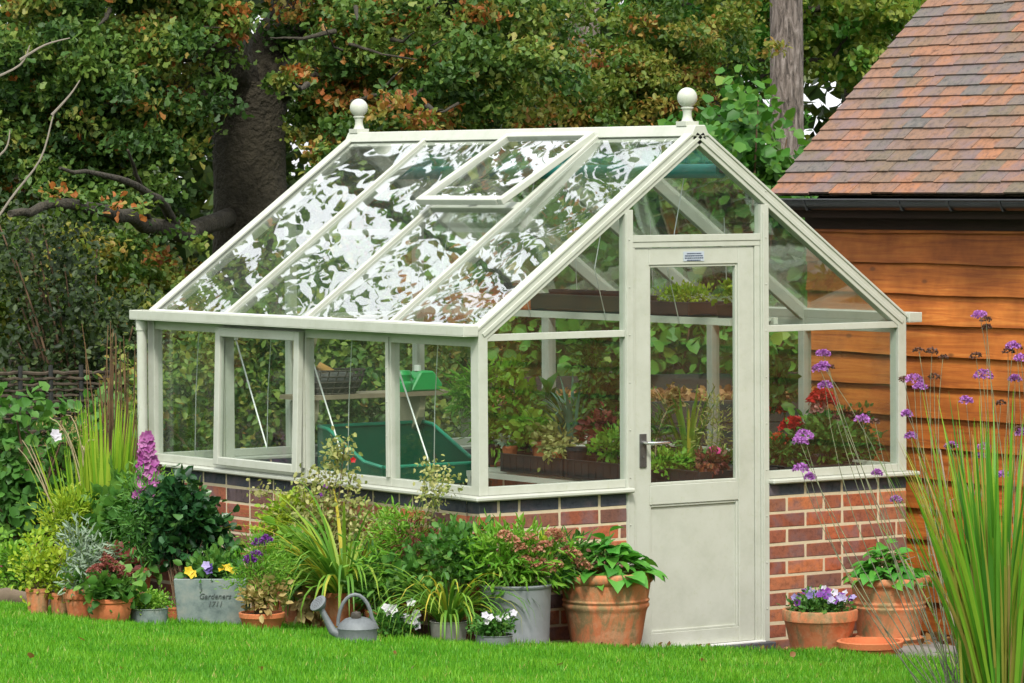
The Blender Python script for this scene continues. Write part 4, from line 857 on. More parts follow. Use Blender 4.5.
b = MB(); b.tube([wq(-.01, 0, .03), wq(-.055, 0, .055), wq(-.085, 0, .115), wq(-.105, 0, .155)], [.026, .019, .014, .012], 14); b.build('spout', CANZ, wc, smooth=True)
b = MB(); rc = np.array(wq(-.112, -.0, .17)); rd = -wx * .55 - wy * .45 + np.array([0, 0, .62]); rd /= np.linalg.norm(rd); b.tube([rc - rd * .03, rc, rc + rd * .008, rc + rd * .011], [.013, .040, .041, .037], 22); ro = b.build('rose', CANZ, wc, smooth=True)
b = MB()
e1 = np.cross(rd, [0, 0, 1.]); e1 /= np.linalg.norm(e1); e2 = np.cross(rd, e1)
for rr_, nn_ in ((.008, 5), (.017, 10), (.026, 15)):
    for j in range(nn_): a = 6.283 * j / nn_; q = rc + rd * .0115 + e1 * rr_ * math.cos(a) + e2 * rr_ * math.sin(a); b.tube([q, q + rd * .001], .0022, 5)
b.build('rose_holes', PLATE, ro)
b = MB(); pts = [wq(-.075 * math.cos(a) + .045, 0, .075 + .135 * math.sin(a)) for a in [math.pi * i / 12 for i in range(13)]]; pts[-1] = wq(.14, 0, .06); b.tube(pts, .0085, 8); b.build('handle', CANZ, wc, smooth=True)
b = MB(); b.lathe([(.0, .105), (.02, .108), (.024, .122), (.02, .135), (.0, .14)], wq(.05, -.02, 0), 14); b.build('filler_cap', WICKER, wc, smooth=True)
t = thing('pansy_clump', 'clump of white pansies at the lawn edge right of the watering can', 'flowers', tuple(gat(392, 642)))
p = np.array(t.location); bush(up(p, .02, .02, .06), (.10, .07, .06), 480, .03, T_OVAL, LF['mid'], t)
blooms([up(p, *d) for d in ((-.05, -.03, .155), (-.02, -.04, .15), (-.035, -.03, .135), (.04, -.04, .11), (.06, -.04, .10), (.10, -.04, .12), (.085, -.05, .09), (.10, -.04, .07), (.07, -.05, .17))], .026, LF['white'], t, 'flowers', 5)
# front row, left bay
p = ony(516, -.24); t, s_ = potted('potted_pieris', 'tall galvanised tub holding evergreen shrub with pinkish flower buds', 'potted shrub', p, .165, .28, 'tub', ZINC, potname='tub')
leafy(t, pl(516, 560, -.24), (.24, .17, .13), 1500, .055, T_NARROW, LF['bright'], s_, 24, STEMB, up=.2)
leafy(t, pl(560, 562, -.22), (.16, .12, .10), 500, .055, T_NARROW, LF['mid'], None, name='side_leaves', up=.2)
C = [pl(u, v, -.36) for u, v in ((505, 535), (512, 540), (520, 548), (530, 538), (536, 550), (545, 545), (552, 534), (556, 533), (560, 540), (568, 550), (575, 555), (580, 562), (585, 567), (540, 562), (548, 570), (556, 565), (525, 560), (532, 565))]
puff(C, .03, LF['pink'], t, 'bud_clusters', 70, .014, .7); straps(pl(540, 545, -.25), 14, .07, .02, LF['lime'], t, 'top_shoot', spread=1.4, segs=3)
p = gat(494, 652); p = (p[0], -.50, gz(p[0], -.5)); p = ony(494, -.50)
t, s_ = potted('potted_violas', 'tiny grey pot of white violas standing in front of the galvanised tub', 'potted plant', p, .085, .06, 'tub', ZINC)
leafy(t, up(s_, 0, 0, .05), (.10, .08, .045), 700, .02, T_OVAL, LF['mid'], None)
blooms([up(s_, *d) for d in ((-.08, -.05, .10), (-.06, -.06, .09), (-.01, -.05, .08), (.02, -.06, .09), (.07, -.05, .10), (.08, -.03, .08), (-.07, -.05, .07))], .020, LF['white'], t, 'flowers', 5)
p = ony(606, -.27); t, s_ = potted('potted_hosta', 'large weathered terracotta pot with broad bright leaves, left of the door', 'potted plant', p, .222, .345, 'big', TERRA_OLD, n=40)
n_ = 46
def rosette(t, c, n_, spread, hgt, size, mat, T=T_BROAD, droop=.1, name='foliage'):
    a = RNG.random(n_) * 6.283; q = RNG.random(n_) ** .6
    P = np.array(c) + np.stack([np.cos(a) * q * spread, np.sin(a) * q * spread, hgt * (1 - q * .75) * RNG.uniform(.6, 1.15, n_)], 1)
    D = np.stack([np.cos(a), np.sin(a), .35 - q * (.6 + droop)], 1) + RNG.normal(size=(n_, 3)) * .2
    N = np.stack([np.cos(a) * .2, np.sin(a) * .2, np.ones(n_)], 1) + RNG.normal(size=(n_, 3)) * .35
    leaves(name, P, D, size * RNG.uniform(.7, 1.25, n_), T, mat, t, None, N)
    stems(c, P[:: max(1, n_ // 20)], t, STEM, .004)
rosette(t, up(s_, 0.02, 0, 0), 75, .19, .16, .105, LF['hosta'], T_HOSTA); rosette(t, up(s_, .02, 0, .02), 30, .10, .19, .09, LF['hosta'], T_HOSTA, name='inner_leaves')
# --- right of the door
p = ony(820, -.40); t, s_ = potted('potted_viola_bowl', 'terracotta pot of purple and white violas right of the door', 'potted plant', p, .178, .205, 'pan', TERRA_OLD, n=36)
leafy(t, up(s_, 0, 0, .035), (.14, .13, .05), 1300, .022, T_OVAL, LF['mid'], None)
q = [up(s_, random.uniform(-.14, .14), random.uniform(-.12, .1), random.uniform(.06, .11)) for _ in range(30)]
blooms(q[:12], .02, LF['purple'], t, 'purple_flowers', 5); blooms(q[12:], .021, LF['violet'], t, 'white_flowers', 5)
p = ony(889, -.42); t, s_ = potted('potted_primrose', 'tall ringed terracotta pot of fresh green leaves near the shed corner', 'potted plant', p, .20, .37, 'ringed', TERRA_OLD, n=40)
rosette(t, up(s_, -.03, 0, 0), 95, .16, .15, .08, LF['hosta'], T_HOSTA); rosette(t, up(s_, -.02, 0, .02), 50, .10, .19, .07, LF['hosta'], T_HOSTA, name='inner_leaves')
p = ony(870, -.69); sc = MB(); sc.lathe([(.115, 0), (.135, .055), (.15, .058), (.155, .085), (.150, .088), (.138, .088), (.130, .03), (.001, .03)], (p[0], p[1], p[2] - .012), 32)
tag(sc.build('saucer', TERRA_NEW, smooth=True), 'empty orange terracotta saucer on the ground before the ringed pot', 'plant saucer')
# dry leaves by the shed foot
P = [(2.62 + random.uniform(-.1, .3), -.2 + random.uniform(-.35, .5), gz(2.6, 0) + random.uniform(.01, .04)) for _ in range(90)]
tag(leaves('dry_leaf_litter', P, rdir(90, 0), .05, T_BROAD, LF['litter']), 'brown dry leaves drifted on the paving by the shed foot', 'leaf litter', kind='stuff')

# --- tall clumps on the far left, behind the pots
p = px_(82, 600, -.75); p = (p[0], p[1], gz(p[0], p[1]))
t = thing('crocosmia_clump', 'clump of upright yellow green sword leaves with dried arching seed stalks', 'plant', tuple(p))
p = dep(92, 600, 20.9); t.location = p; 
straps(up(p, 0.08, 0, 0), 110, .84, .03, LF['fresh'], t, 'sword_leaves', spread=.26, stiff=.92, br=.11); straps(up(p, -.06, 0, -.02), 40, .70, .026, LF['fresh'], t, 'side_leaves', spread=.5, stiff=.85, br=.04, side=(-.7, .3))
b = MB()
for u0, v0, u1, v1, u2, v2 in ((90, 540, 75, 440, 62, 425), (92, 540, 72, 420, 50, 418), (95, 540, 80, 405, 66, 415), (88, 540, 74, 430, 95, 440), (96, 540, 70, 410, 58, 432), (92, 530, 78, 428, 84, 450), (75, 560, 38, 465, 18, 448), (70, 560, 36, 455, 22, 440), (75, 560, 42, 470, 30, 445)):
    a, m1, e = dep(u0, v0, 20.9), dep(u1, v1, 20.85), dep(u2, v2, 20.8); q = [a * (1 - k) ** 2 + m1 * 2 * k * (1 - k) + e * k * k for k in np.linspace(0, 1, 7)]; b.tube(q, [.004, .004, .0035, .003, .003, .0025, .002], 5)
b.build('dry_stalks', STEMP, t); blooms([dep(57, 437, 20.75), dep(55, 434, 20.75)], .03, LF['white'], t, 'white_bloom', 5)
n_ = 160; q = np.array([dep(random.gauss(70, 14), random.gauss(430, 9), 20.85) for _ in range(n_)]); leaves('seed_pods', q, rdir(n_, -.5), .02, T_NARROW, LF['straw'], t)
n_ = 60; q = np.array([dep(random.gauss(35, 8), random.gauss(455, 9), 20.85) for _ in range(n_)]); leaves('left_seed_pods', q, rdir(n_, -.5), .022, T_NARROW, LF['seed'], t)
def ground_plant(name, lab, cat, u, v, tdep, c_uv, r, n, size, T, mat, smat=None, group=None, **k):
    p = dep(u, v, tdep); p[2] = gz(p[0], p[1]); t = thing(name, lab, cat, tuple(p), group)
    C = bush(dep(c_uv[0], c_uv[1], tdep), r, n, size, T, mat, t, **k); stems(tuple(p), C[:16], t, smat or STEM); return t
ground_plant('euphorbia', 'feathery lime green plant at the foot of the sword leaves', 'plant', 76, 600, 20.75, (78, 520), (.20, .14, .16), 1900, .038, T_NARROW, LF['lime'], up=.6)
ground_plant('low_herb', 'low soft green herb at the far left behind the log', 'plant', 14, 600, 21.2, (14, 568), (.14, .10, .11), 800, .03, T_OVAL, LF['bright'], up=.3)
ground_plant('leafy_perennial', 'loose mid green perennial between lime feathery plant and the magenta spike', 'plant', 122, 600, 20.8, (122, 520), (.17, .13, .22), 1000, .055, T_OVAL, LF['mid'], up=.3)
ground_plant('michaelmas_daisy', 'fine leaved green perennial directly behind the magenta spike', 'plant', 160, 600, 21.1, (150, 490), (.22, .13, .13), 1300, .035, T_NARROW, LF['bright'], up=.4)
# --- iris and verbena on the right, close to the camera
def foreground_clump(name, lab, u, v, n, ln, wd, mat, spread, stiff, side=None, br=.1, t_=None):
    p = gat(u, v); t = thing(name, lab, 'plant', tuple(p)); straps(tuple(p), n, ln, wd, mat, t, 'leaves', spread=spread, stiff=stiff, br=br, side=side, segs=8); return t, p
ti, pi2 = foreground_clump('iris_clump', 'big clump of upright sword leaves filling the right foreground', 1000, 706, 140, .95, .020, LF['iris'], .60, .84, br=.18)
straps(up(pi2, -.08, -.04, 0), 90, .86, .013, LF['iris'], ti, 'leaning_leaves', spread=.75, stiff=.8, br=.08, side=(-.75, .35), tints=[.3, .5, .8, .95, 1])
straps(up(pi2, .02, -.04, 0), 14, .66, .022, LF['straw'], ti, 'dead_leaves', spread=.6, stiff=.8, br=.12)
VSTEM = plain('olive_stem', (0.10, 0.11, 0.045), .7, var=.5)
def verbena(lab, base_uv, heads, seeds, tdep, extra=()):
    p = gat(*base_uv); p = np.array(p); t = thing('verbena', lab, 'plant', tuple(p), None); b = MB()
    for i, (u, v, r_) in enumerate(list(heads) + list(seeds) + list(extra)):
        e = dep(u, v, tdep + random.uniform(-.15, .15)); m1 = p * .35 + e * .65; m1[2] = p[2] * .45 + e[2] * .55; m1 += RNG.normal(size=3) * .09
        s = p + RNG.normal(size=3) * np.array([.04, .04, 0]); q = [s * (1 - k) ** 2 + m1 * 2 * k * (1 - k) + e * k * k for k in np.linspace(0, 1, 8)]; b.tube(q, [.0024, .0023, .0022, .002, .0018, .0016, .0014, .0012], 5)
        (H if i < len(heads) else S_).append((e, r_)) if i < len(heads) + len(seeds) else None
    b.build('stems', VSTEM, t)
    return t, p
H = []; S_ = []
def do_verb(lab, base, heads, seeds, td, extra=()):
    global H, S_
    H = []; S_ = []; t, p = verbena(lab, base, heads, seeds, td, extra)
    puff([h[0] for h in H], [h[1] * 1.25 for h in H], LF['verb'], t, 'flower_heads', 130, .012, .8); puff([h[0] for h in S_], [h[1] * 1.2 for h in S_], LF['seed'], t, 'seed_heads', 60, .011, .7)
do_verb('thin stemmed verbena whose purple heads stand before the right front pane', (952, 705), [(823, 354, .022), (820, 369, .024), (823, 366, .02), (825, 386, .022), (862, 420, .024), (804, 436, .03), (800, 442, .025), (801, 469, .024), (810, 477, .016), (877, 473, .014)], [(829, 367, .014), (875, 422, .014), (836, 418, .012)], 17.6)
do_verb('verbena with purple heads rising in front of the orange boards beside the glass', (968, 706), [(914, 380, .028), (920, 387, .02), (907, 414, .016), (911, 436, .018), (966, 401, .022), (983, 376, .032), (951, 446, .018), (984, 447, .018), (896, 500, .018), (981, 456, .012)], [(904, 380, .018), (919, 351, .018), (932, 352, .022), (943, 357, .014), (934, 377, .018), (976, 356, .018), (951, 447, .012)], 17.5)
do_verb('tallest verbena at the right edge with mixed purple and brown heads', (1015, 706), [(980, 316, .024), (1013, 346, .02), (1021, 359, .022), (1015, 379, .018), (1022, 433, .02), (1003, 475, .018)], [(986, 320, .016), (987, 327, .014), (1008, 352, .02), (1017, 347, .018), (1001, 403, .013), (1018, 430, .016)], 17.4)
b = MB(); base_ = np.array(gat(985, 700))
for (u0, v0, u1, v1) in ((985, 690, 940, 450), (975, 690, 925, 520), (995, 690, 950, 500), (985, 690, 960, 430), (960, 680, 905, 560), (990, 680, 1000, 560)):
    a, e = dep(u0, v0, 17.15), dep(u1, v1, 17.3); m1 = (a + e) / 2 + RNG.normal(size=3) * .04; q = [a * (1 - k) ** 2 + m1 * 2 * k * (1 - k) + e * k * k for k in np.linspace(0, 1, 10)]; b.tube(q, [.0035] * 10, 5)
    for k in range(2, 10):
        d = Vector((random.uniform(-1, 1), random.uniform(-1, 1), random.uniform(.1, .8))) * .035; b.tube([q[k], Vector(q[k]) + d], [.002, .001], 4)
tag(b.build('dry_flower_stalks', plain('grey_dry_stalk', (.26, .21, .15), .8)), 'pale dry branching stalks leaning left among the sword leaves', 'dry stalks')

# ------------------------------------------------------------------ inside the greenhouse
t = thing('staging_bench', 'cream framed bench with black trays along the right wall inside the glasshouse', 'bench', (1.9, 1.5, -.05))
b = MB()
for x in (1.37, 2.36):
    b.box(x - .015, x + .015, .14, 2.12, .672, .70); b.box(x - .012, x + .012, .14, 2.12, .30, .325)
for y in (.15, .80, 1.45, 2.10):
    for x in (1.37, 2.36): b.box(x - .014, x + .014, y - .014, y + .014, -.05, .6715)
    b.box(1.386, 2.344, y - .012, y + .012, .675, .698)
b.build('bench_frame', PAINT, t)
b = MB()
for i in range(14): b.box(1.40 + i * .069, 1.44 + i * .069, .15, 2.11, .70, .712)
b.build('bench_slats', PAINT, t)
trayg = 'black seed trays along the bench'
tr0 = None
for i, (x0, y0) in enumerate([(1.36, .16 + .56 * k) for k in range(3)] + [(1.88, .16 + .56 * k) for k in range(3)]):
    b = MB(); w_, l_, h_ = .48, .54, .09; z = .7125; th = .006
    if tr0 is None:
        b.box(0, w_, 0, l_, 0, .01); b.box(0, th, 0, l_, .0101, h_); b.box(w_ - th, w_, 0, l_, .0101, h_); b.box(th, w_ - th, 0, th, .0101, h_); b.box(th, w_ - th, l_ - th, l_, .0101, h_)
        for j in range(9): b.box(-.003, 0.0, .03 + j * .06, .034 + j * .06, .01, h_ - .008)
        b.box(-.008, th, 0, l_, h_, h_ + .004); tr0 = b.build('tray', BLACK, bevel=.001); o = tr0
    else: o = tr0.copy(); COL.objects.link(o)
    o.location = (x0, y0, z)
    near = i % 3
    ord_ = ['nearest the door', 'in the middle of the row', 'farthest from the door'][near]
    tag(o, f'black tray on the bench {"by the inner edge" if i < 3 else "against the right wall"}, {ord_}', 'tray', trayg)
BZ = .7235
def on_bench(u, v, z=BZ + .01): q = at(u, v, z); return (float(min(max(q[0], 1.42), 2.38)), float(min(max(q[1], .15), 2.9)), z)
def by(u, y, z=BZ): q = pl(u, 450, y); return (q[0], y, z)
def bx_(u, x, z=BZ): q = px_(u, 450, x); return (x, q[1], z)
def hpt(u, v, ref):        # the point seen at (u, v) at the same distance as ref
    tt = float(np.dot(np.array(ref) - CAMP, VD)); return tuple(dep(u, v, tt))
# left to right as seen through the front-left pane
p = bx_(488, 1.50); t, s_ = potted('potted_bamboo', 'black pot of tall narrow leaved plant at the far inner end of the bench', 'potted plant', p, .06, .11, 'std', BLACKPOT)
for (u, v, r_) in ((468, 385, .07), (472, 400, .07), (490, 395, .09), (495, 375, .06), (498, 420, .09), (508, 430, .07), (490, 430, .07)): bush(hpt(u, v, p), (r_, r_, r_ * 1.1), 120, .065, T_NARROW, LF['bright'], t, up=.3, clumps=6)
stems(s_, [hpt(u, v, p) for u, v in ((466, 380), (490, 385), (497, 370), (500, 415))], t)
p = bx_(510, 1.42); t, s_ = potted('potted_seedling', 'small orange pot with a grey seedling, leftmost orange pot on the bench', 'potted plant', up(p, 0, 0, .06), .042, .055, 'pan', TERRA_NEW)
bush(up(s_, -.02, 0, .04), .03, 30, .03, T_OVAL, LF['silver'], t)
p = bx_(541, 1.58); t, s_ = potted('potted_geranium_cutting', 'medium orange pot below the big banana-like leaves', 'potted plant', up(p, 0, 0, .05), .052, .085, 'pan', TERRA_NEW)
bush(up(s_, -.04, 0, .08), (.11, .08, .05), 170, .045, T_BROAD, LF['bright'], t, up=.1); stems(s_, [up(s_, -.08, 0, .05), up(s_, .02, 0, .07)], t)
p = bx_(545, 1.75); t, s_ = potted('potted_canna', 'tall plant with large paddle shaped leaves in the middle of the bench', 'potted plant', p, .07, .12, 'std', BLACKPOT)
PP = [hpt(*a, p) for a in ((540, 440), (548, 430), (545, 425), (550, 420), (543, 410), (552, 405), (545, 438))]; DD = [np.array(hpt(*a, p)) - np.array(q) for a, q in zip(((528, 400), (550, 372), (575, 385), (530, 378), (560, 362), (540, 375), (560, 412)), PP)]
leaves('foliage', PP, DD, [.20, .24, .2, .18, .22, .17, .16], T_OVAL, LF['hosta'], t, None, RNG.normal(size=(7, 3)) * .5 + np.array([-.45, -.5, .5])); stems(s_, PP, t)
bush(hpt(538, 425, p), (0.189, 0.118, 0.153), 405, .06, T_OVAL, LF['mid'], t, name='lower_leaves')
p = bx_(575, 1.55); t, s_ = potted('potted_kale', 'plant with narrow blue green strap leaves in a black pot', 'potted plant', p, .055, .11, 'std', BLACKPOT); straps(hpt(572, 440, p), 40, .30, .022, LF['blue'], t, spread=1.2, stiff=.4)
bush(hpt(562, 440, p), (0.083, 0.071, 0.106), 216, .04, T_OVAL, LF['pale'], t, name='pale_leaves')
p = bx_(558, 1.40); t, s_ = potted('potted_herb', 'smallest orange pot at the tray edge under pale yellow foliage', 'potted plant', up(p, 0, 0, .06), .03, .05, 'pan', TERRA_NEW); bush(up(s_, 0, 0, .06), (0.059, 0.047, 0.071), 121, .032, T_OVAL, LF['pale'], t)
p = bx_(592, 1.60); t, s_ = potted('potted_chilli', 'tallest slender plant with red brown stems reaching the glazing bar', 'potted plant', p, .055, .12, 'std', BLACKPOT)
for v, r_ in ((350, .04), (362, .05), (378, .05), (395, .05), (412, .06), (430, .06)): bush(hpt(592 + random.uniform(-3, 3), v, p), (r_, r_, r_), 90, .035, T_OVAL, LF['mid'], t, up=.2, clumps=5)
stems(s_, [hpt(592, 345, p), hpt(588, 380, p), hpt(596, 390, p)], t, STEMB, .004)
p = bx_(612, 1.75); t, s_ = potted('potted_nicotiana', 'bushy plant with small white flowers beside the door post', 'potted plant', p, .06, .12, 'std', BLACKPOT)
bush(hpt(612, 400, p), (0.153, 0.118, 0.189), 877, .04, T_OVAL, LF['mid'], t); stems(s_, [hpt(610, 380, p), hpt(618, 375, p), hpt(605, 400, p)], t)
blooms([hpt(*a, p) for a in ((603, 378), (610, 374), (614, 380), (608, 383), (600, 382))], .018, LF['white'], t, 'flowers', 5, face=(-.5, -.8, .2))
p = bx_(605, 1.52); t, s_ = potted('potted_coleus', 'low plant with dark red veined leaves in a black pot', 'potted plant', p, .05, .10, 'std', BLACKPOT); bush(hpt(602, 428, p), (.06, .06, .07), 150, .035, T_OVAL, LF['redleaf'], t)
p = bx_(613, 1.44); t, s_ = potted('potted_mint', 'low bright green leafy plant in a black tray next to the door post', 'potted plant', p, .07, .06, 'std', BLACKPOT); bush(hpt(612, 448, p), (.10, .08, .07), 330, .036, T_OVAL, LF['bright'], t)
p = bx_(578, 1.42); t, s_ = potted('potted_bare_soil', 'plain square black pot without a plant on the bench edge', 'potted plant', up(p, 0, 0, .02), .06, .12, 'std', BLACKPOT)
for u, x, vs, lab, mat, T, sz in ((521, 1.62, (372, 388, 404, 420, 436), 'tall green leafy plant on a cane between the narrow leaved one and the paddle leaves', 'bright', T_OVAL, .05), (598, 1.90, (356, 372, 390, 408, 426), 'tall fine leaved plant at the back of the bench near the door post', 'bright', T_NARROW, .05)):
    p = bx_(u, x); t, s_ = potted('potted_tall_plant', lab, 'potted plant', p, .055, .12, 'std', BLACKPOT)
    for v in vs: bush(hpt(u + random.uniform(-6, 6), v, p), (.07, .06, .05), 60, sz, T, LF[mat], t, up=.2, clumps=5)
    stems(s_, [hpt(u, vs[0], p), hpt(u - 4, vs[1], p), hpt(u + 5, vs[2], p)], t)
# through the door glass
p = bx_(660, 1.46); t, s_ = potted('potted_orchid', 'dried yellow flower spike on a tall stalk behind the door glass', 'potted plant', p, .05, .1, 'std', BLACKPOT)
b = MB(); q = [hpt(*a, p) for a in ((655, 465), (656, 440), (662, 420), (672, 403), (675, 396))]; b.tube(q, .004, 6); b.build('flower_stalk', STEMP, t); n_ = 90; leaves('dry_flowers', np.array([hpt(random.gauss(674, 3.5), random.gauss(400, 6), p) for _ in range(n_)]), rdir(n_), .03, T_BROAD, LF['straw'], t)
bush(hpt(657, 440, p), (0.071, 0.059, 0.142), 216, .05, T_NARROW, LF['mid'], t)
p = bx_(664, 1.40, BZ + .03); t, s_ = potted('seedling_tray', 'black tray of low bright seedlings behind the lower left of the door glass', 'seedlings', p, .09, .045, 'std', BLACKPOT); bush(up(s_, 0, 0, .03), (0.118, 0.106, 0.035), 567, .03, T_OVAL, LF['bright'], t)
p = bx_(689, 1.62); t, s_ = potted('potted_agapanthus', 'plant with long arching green strap leaves behind the door glass', 'potted plant', p, .06, .12, 'std', BLACKPOT); straps(s_, 34, .34, .016, LF['strap'], t, spread=.8, stiff=.6)
p = by(697, .22, BZ + .03); t, s_ = potted('potted_heuchera', 'terracotta pot with spilling dark red leaves behind the door glass', 'potted plant', up(p, .07, 0, .0), .062, .085, 'collar', TERRA); bush(up(s_, 0, 0, .02), (.09, .08, .025), 330, .026, T_OVAL, LF['redleaf'], t, up=-.3)
blooms([up(s_, .01, -.02, .07), up(s_, .03, -.02, .065)], .026, LF['vpink'], t, 'pink_flower', 9)
p = bx_(716, 1.62); t, s_ = potted('potted_rosemary', 'thin upright twiggy plant just right of the pink flower', 'potted plant', p, .05, .1, 'std', BLACKPOT); bush(hpt(716, 430, p), (0.071, 0.071, 0.177), 324, .03, T_NARROW, LF['pale'], t); stems(s_, [hpt(714, 405, p), hpt(719, 410, p)], t)
p = by(722, .26); t, s_ = potted('square_grey_pot', 'square grey pot of small trailing leaves at the lower right of the door glass', 'potted plant', p, .085, .10, 'std', plain('grey_plastic', (.12, .13, .13), .5), square=True); bush(up(s_, 0, 0, .03), (0.083, 0.071, 0.041), 270, .025, T_OVAL, LF['mid'], t)
# through the right front pane
p = by(778, .95); t, s_ = potted('potted_geranium', 'pot of orange red geranium flowers behind the right front pane, nearest the door post', 'potted plant', p, .07, .12, 'std', BLACKPOT)
bush(hpt(778, 390, p), (0.094, 0.083, 0.094), 216, .06, T_OVAL, LF['mid'], t); puff([hpt(777, 409, p), hpt(781, 410, p), hpt(773, 411, p)], .028, LF['orange'], t, 'flower_heads', 50, .02, .6)
p = by(790, .45); t, s_ = potted('potted_salmon_geranium', 'salmon orange flowered plant low behind the right front pane', 'potted plant', p, .07, .1, 'std', BLACKPOT)
bush(hpt(782, 455, p), (0.142, 0.118, 0.106), 837, .032, T_OVAL, LF['mid'], t); puff([hpt(774, 440, p), hpt(779, 437, p), hpt(785, 441, p)], .026, LF['orange'], t, 'flower_heads', 40, .02, .6)
p = by(815, .40); t, s_ = potted('potted_red_geranium', 'bushy plant with two deep red blooms behind the right front pane', 'potted plant', p, .08, .12, 'std', BLACKPOT)
bush(hpt(817, 445, p), (0.165, 0.130, 0.153), 1080, .042, T_OVAL, LF['mid'], t); puff([hpt(822, 396, p), hpt(818, 399, p), hpt(826, 402, p), hpt(793, 425, p), hpt(790, 427, p)], .042, LF['red'], t, 'red_blooms', 110, .026, .9)
puff([hpt(819, 406, p), hpt(818, 410, p)], .024, LF['rose'], t, 'pink_bloom', 80, .022, .8); stems(s_, [hpt(822, 400, p), hpt(792, 428, p), hpt(812, 440, p)], t)
p = by(850, .42); t, s_ = potted('potted_pink_rose', 'dark leaved plant with small pink blooms at the right end behind the glass', 'potted plant', p, .08, .12, 'std', BLACKPOT)
bush(hpt(845, 440, p), (0.165, 0.130, 0.153), 1215, .03, T_OVAL, LF['mid'], t); puff([hpt(837, 427, p), hpt(835, 424, p), hpt(849, 437, p), hpt(855, 417, p)], .026, LF['rose'], t, 'pink_blooms', 40, .014, .8); bush(hpt(845, 419, p), (0.071, 0.047, 0.024), 81, .03, T_OVAL, LF['redleaf'], t, name='dark_shoots'); stems(s_, [hpt(845, 425, p), hpt(836, 428, p)], t)
# shelf under the right slope with trays and pots
t = thing('hanging_shelf', 'narrow cream shelf hung on wires under the right slope of the glass roof', 'shelf', (1.6, 1.5, 1.53))
b = MB(); b.box(1.47, 1.495, .06, 2.95, 1.495, 1.527); b.box(1.735, 1.76, .06, 2.95, 1.495, 1.527)
for i in range(12): b.box(1.4955, 1.7345, .08 + i * .25, .11 + i * .25, 1.51, 1.525)
b.build('shelf_frame', PAINT, t)
b = MB()
for y in (.45, 1.05, 1.7, 2.4):
    b.tube([(1.47, y, 1.495), (1.40, y, 1.75), (1.50, y, 2.2)], .0025, 5); b.tube([(1.76, y, 1.545), (1.74, y, 2.0)], .0025, 5)
b.build('wires', STEEL, t)
SHZ = 1.5275
def sh_tray(y0, y1, h, mat, lab, name='trough'):
    b = MB(); b.box(1.50, 1.735, y0, y1, SHZ, SHZ + .008); b.box(1.495, 1.503, y0, y1, SHZ + .0085, SHZ + h); b.box(1.732, 1.74, y0, y1, SHZ + .0085, SHZ + h); b.box(1.5035, 1.7315, y0, y0 + .008, SHZ + .0085, SHZ + h); b.box(1.5035, 1.7315, y1 - .008, y1, SHZ + .0085, SHZ + h)
    return tag(b.build(name, mat, bevel=.002), lab, 'trough')
sh_tray(1.78, 2.35, .075, TERRA, 'long brown plastic trough at the far end of the hanging shelf')
sh_tray(.98, 1.74, .085, plain('dark_green_tray', (.006, .022, .012), .5), 'dark green trough in the middle of the hanging shelf')
tt_ = sh_tray(.42, .78, .07, BLACKPOT, 'black seed tray on the hanging shelf with pale green seedlings, behind the door', 'seed_tray')
bush((1.62, .6, SHZ + .10), (.11, .17, .014), 800, .018, T_OVAL, LF['lime'], tt_, 'seedlings')
for i, y in enumerate((2.22, 2.10, 1.97)):
    t, s_ = potted('empty_pot', ['black square pot on the brown trough, leftmost of three', 'black square pot on the brown trough, middle of three', 'black square pot on the brown trough, rightmost of three'][i], 'plant pot', (1.60, y, SHZ + .055), .062, .075, 'std', BLACKPOT, 'pots standing in the brown trough', square=True)
for i, y in enumerate((1.60, 1.45, 1.30, 1.14)):
    t, s_ = potted('square_pot', ['far left', 'second', 'third', 'nearest'][i] + ' of four black square pots in the dark green trough', 'plant pot', (1.58, y, SHZ + .012), .07, .095, 'std', BLACKPOT, 'pots standing in the green trough', square=True)
t, s_ = potted('potted_lettuce', 'small square black pot of pale green leaves on the shelf behind the door glass', 'potted plant', (1.58, .22, SHZ), .075, .07, 'std', BLACKPOT, square=True); bush(up(s_, 0, 0, .06), (.035, .035, .05), 45, .035, T_BROAD, LF['lime'], t)
# rolled shading under the ridge
b = MB(); b.tube([(1.44, .08, 2.225), (1.44, 2.93, 2.225)], .034, 14); o = b.build('shade_roll', TEAL, smooth=True); tag(o, 'rolled teal shading fabric hung under the ridge inside the glass roof', 'rolled blind')
b = MB(); b.tube([(1.44, .08, 2.225), (1.44, .05, 2.225)], .012, 8); b.build('roll_pin', PLATE, o)
# back-left corner: bench, potting tray, shelf
t = thing('potting_bench', 'low wooden bench in the back left corner under the green potting tray', 'bench', (.8, 2.6, -.05))
b = MB(); b.box(.2, 1.60, 2.25, 2.88, .60, .63)
b.build('bench_top', OLDWOOD, t); b = MB(); b.box(.2, 1.60, 2.25, 2.27, .50, .5995); b.box(.21, 1.59, 2.27, 2.29, .12, .30); b.build('apron', OLDWOOD, t)
for x in (.22, 1.54):
    for y in (2.27, 2.84): b = MB(); b.box(x, x + .05, y - .02, y + .03, -.05, .4995); b.build('leg', OLDWOOD, t)
t = thing('potting_tray', 'dark green plastic potting tray with high back and sloping sides', 'potting tray', (.9, 2.5, .63))
b = MB(); th = .006; X0, X1, Y0, Y1 = .90, 1.55, 2.20, 2.82; z = .631; zb = z + .28; zf = z + .10; xm0, xm1 = X0 + .05, X1 - .05
b.box(X0, X1, Y0, Y1, z, z + th)
b.add([(X0, Y1, z + th), (X1, Y1, z + th), (X1, Y1, zb), (X0, Y1, zb), (X0, Y1 + th, z + th), (X1, Y1 + th, z + th), (X1, Y1 + th, zb), (X0, Y1 + th, zb)], [(0, 1, 2, 3), (7, 6, 5, 4), (0, 4, 5, 1), (1, 5, 6, 2), (2, 6, 7, 3), (3, 7, 4, 0)])
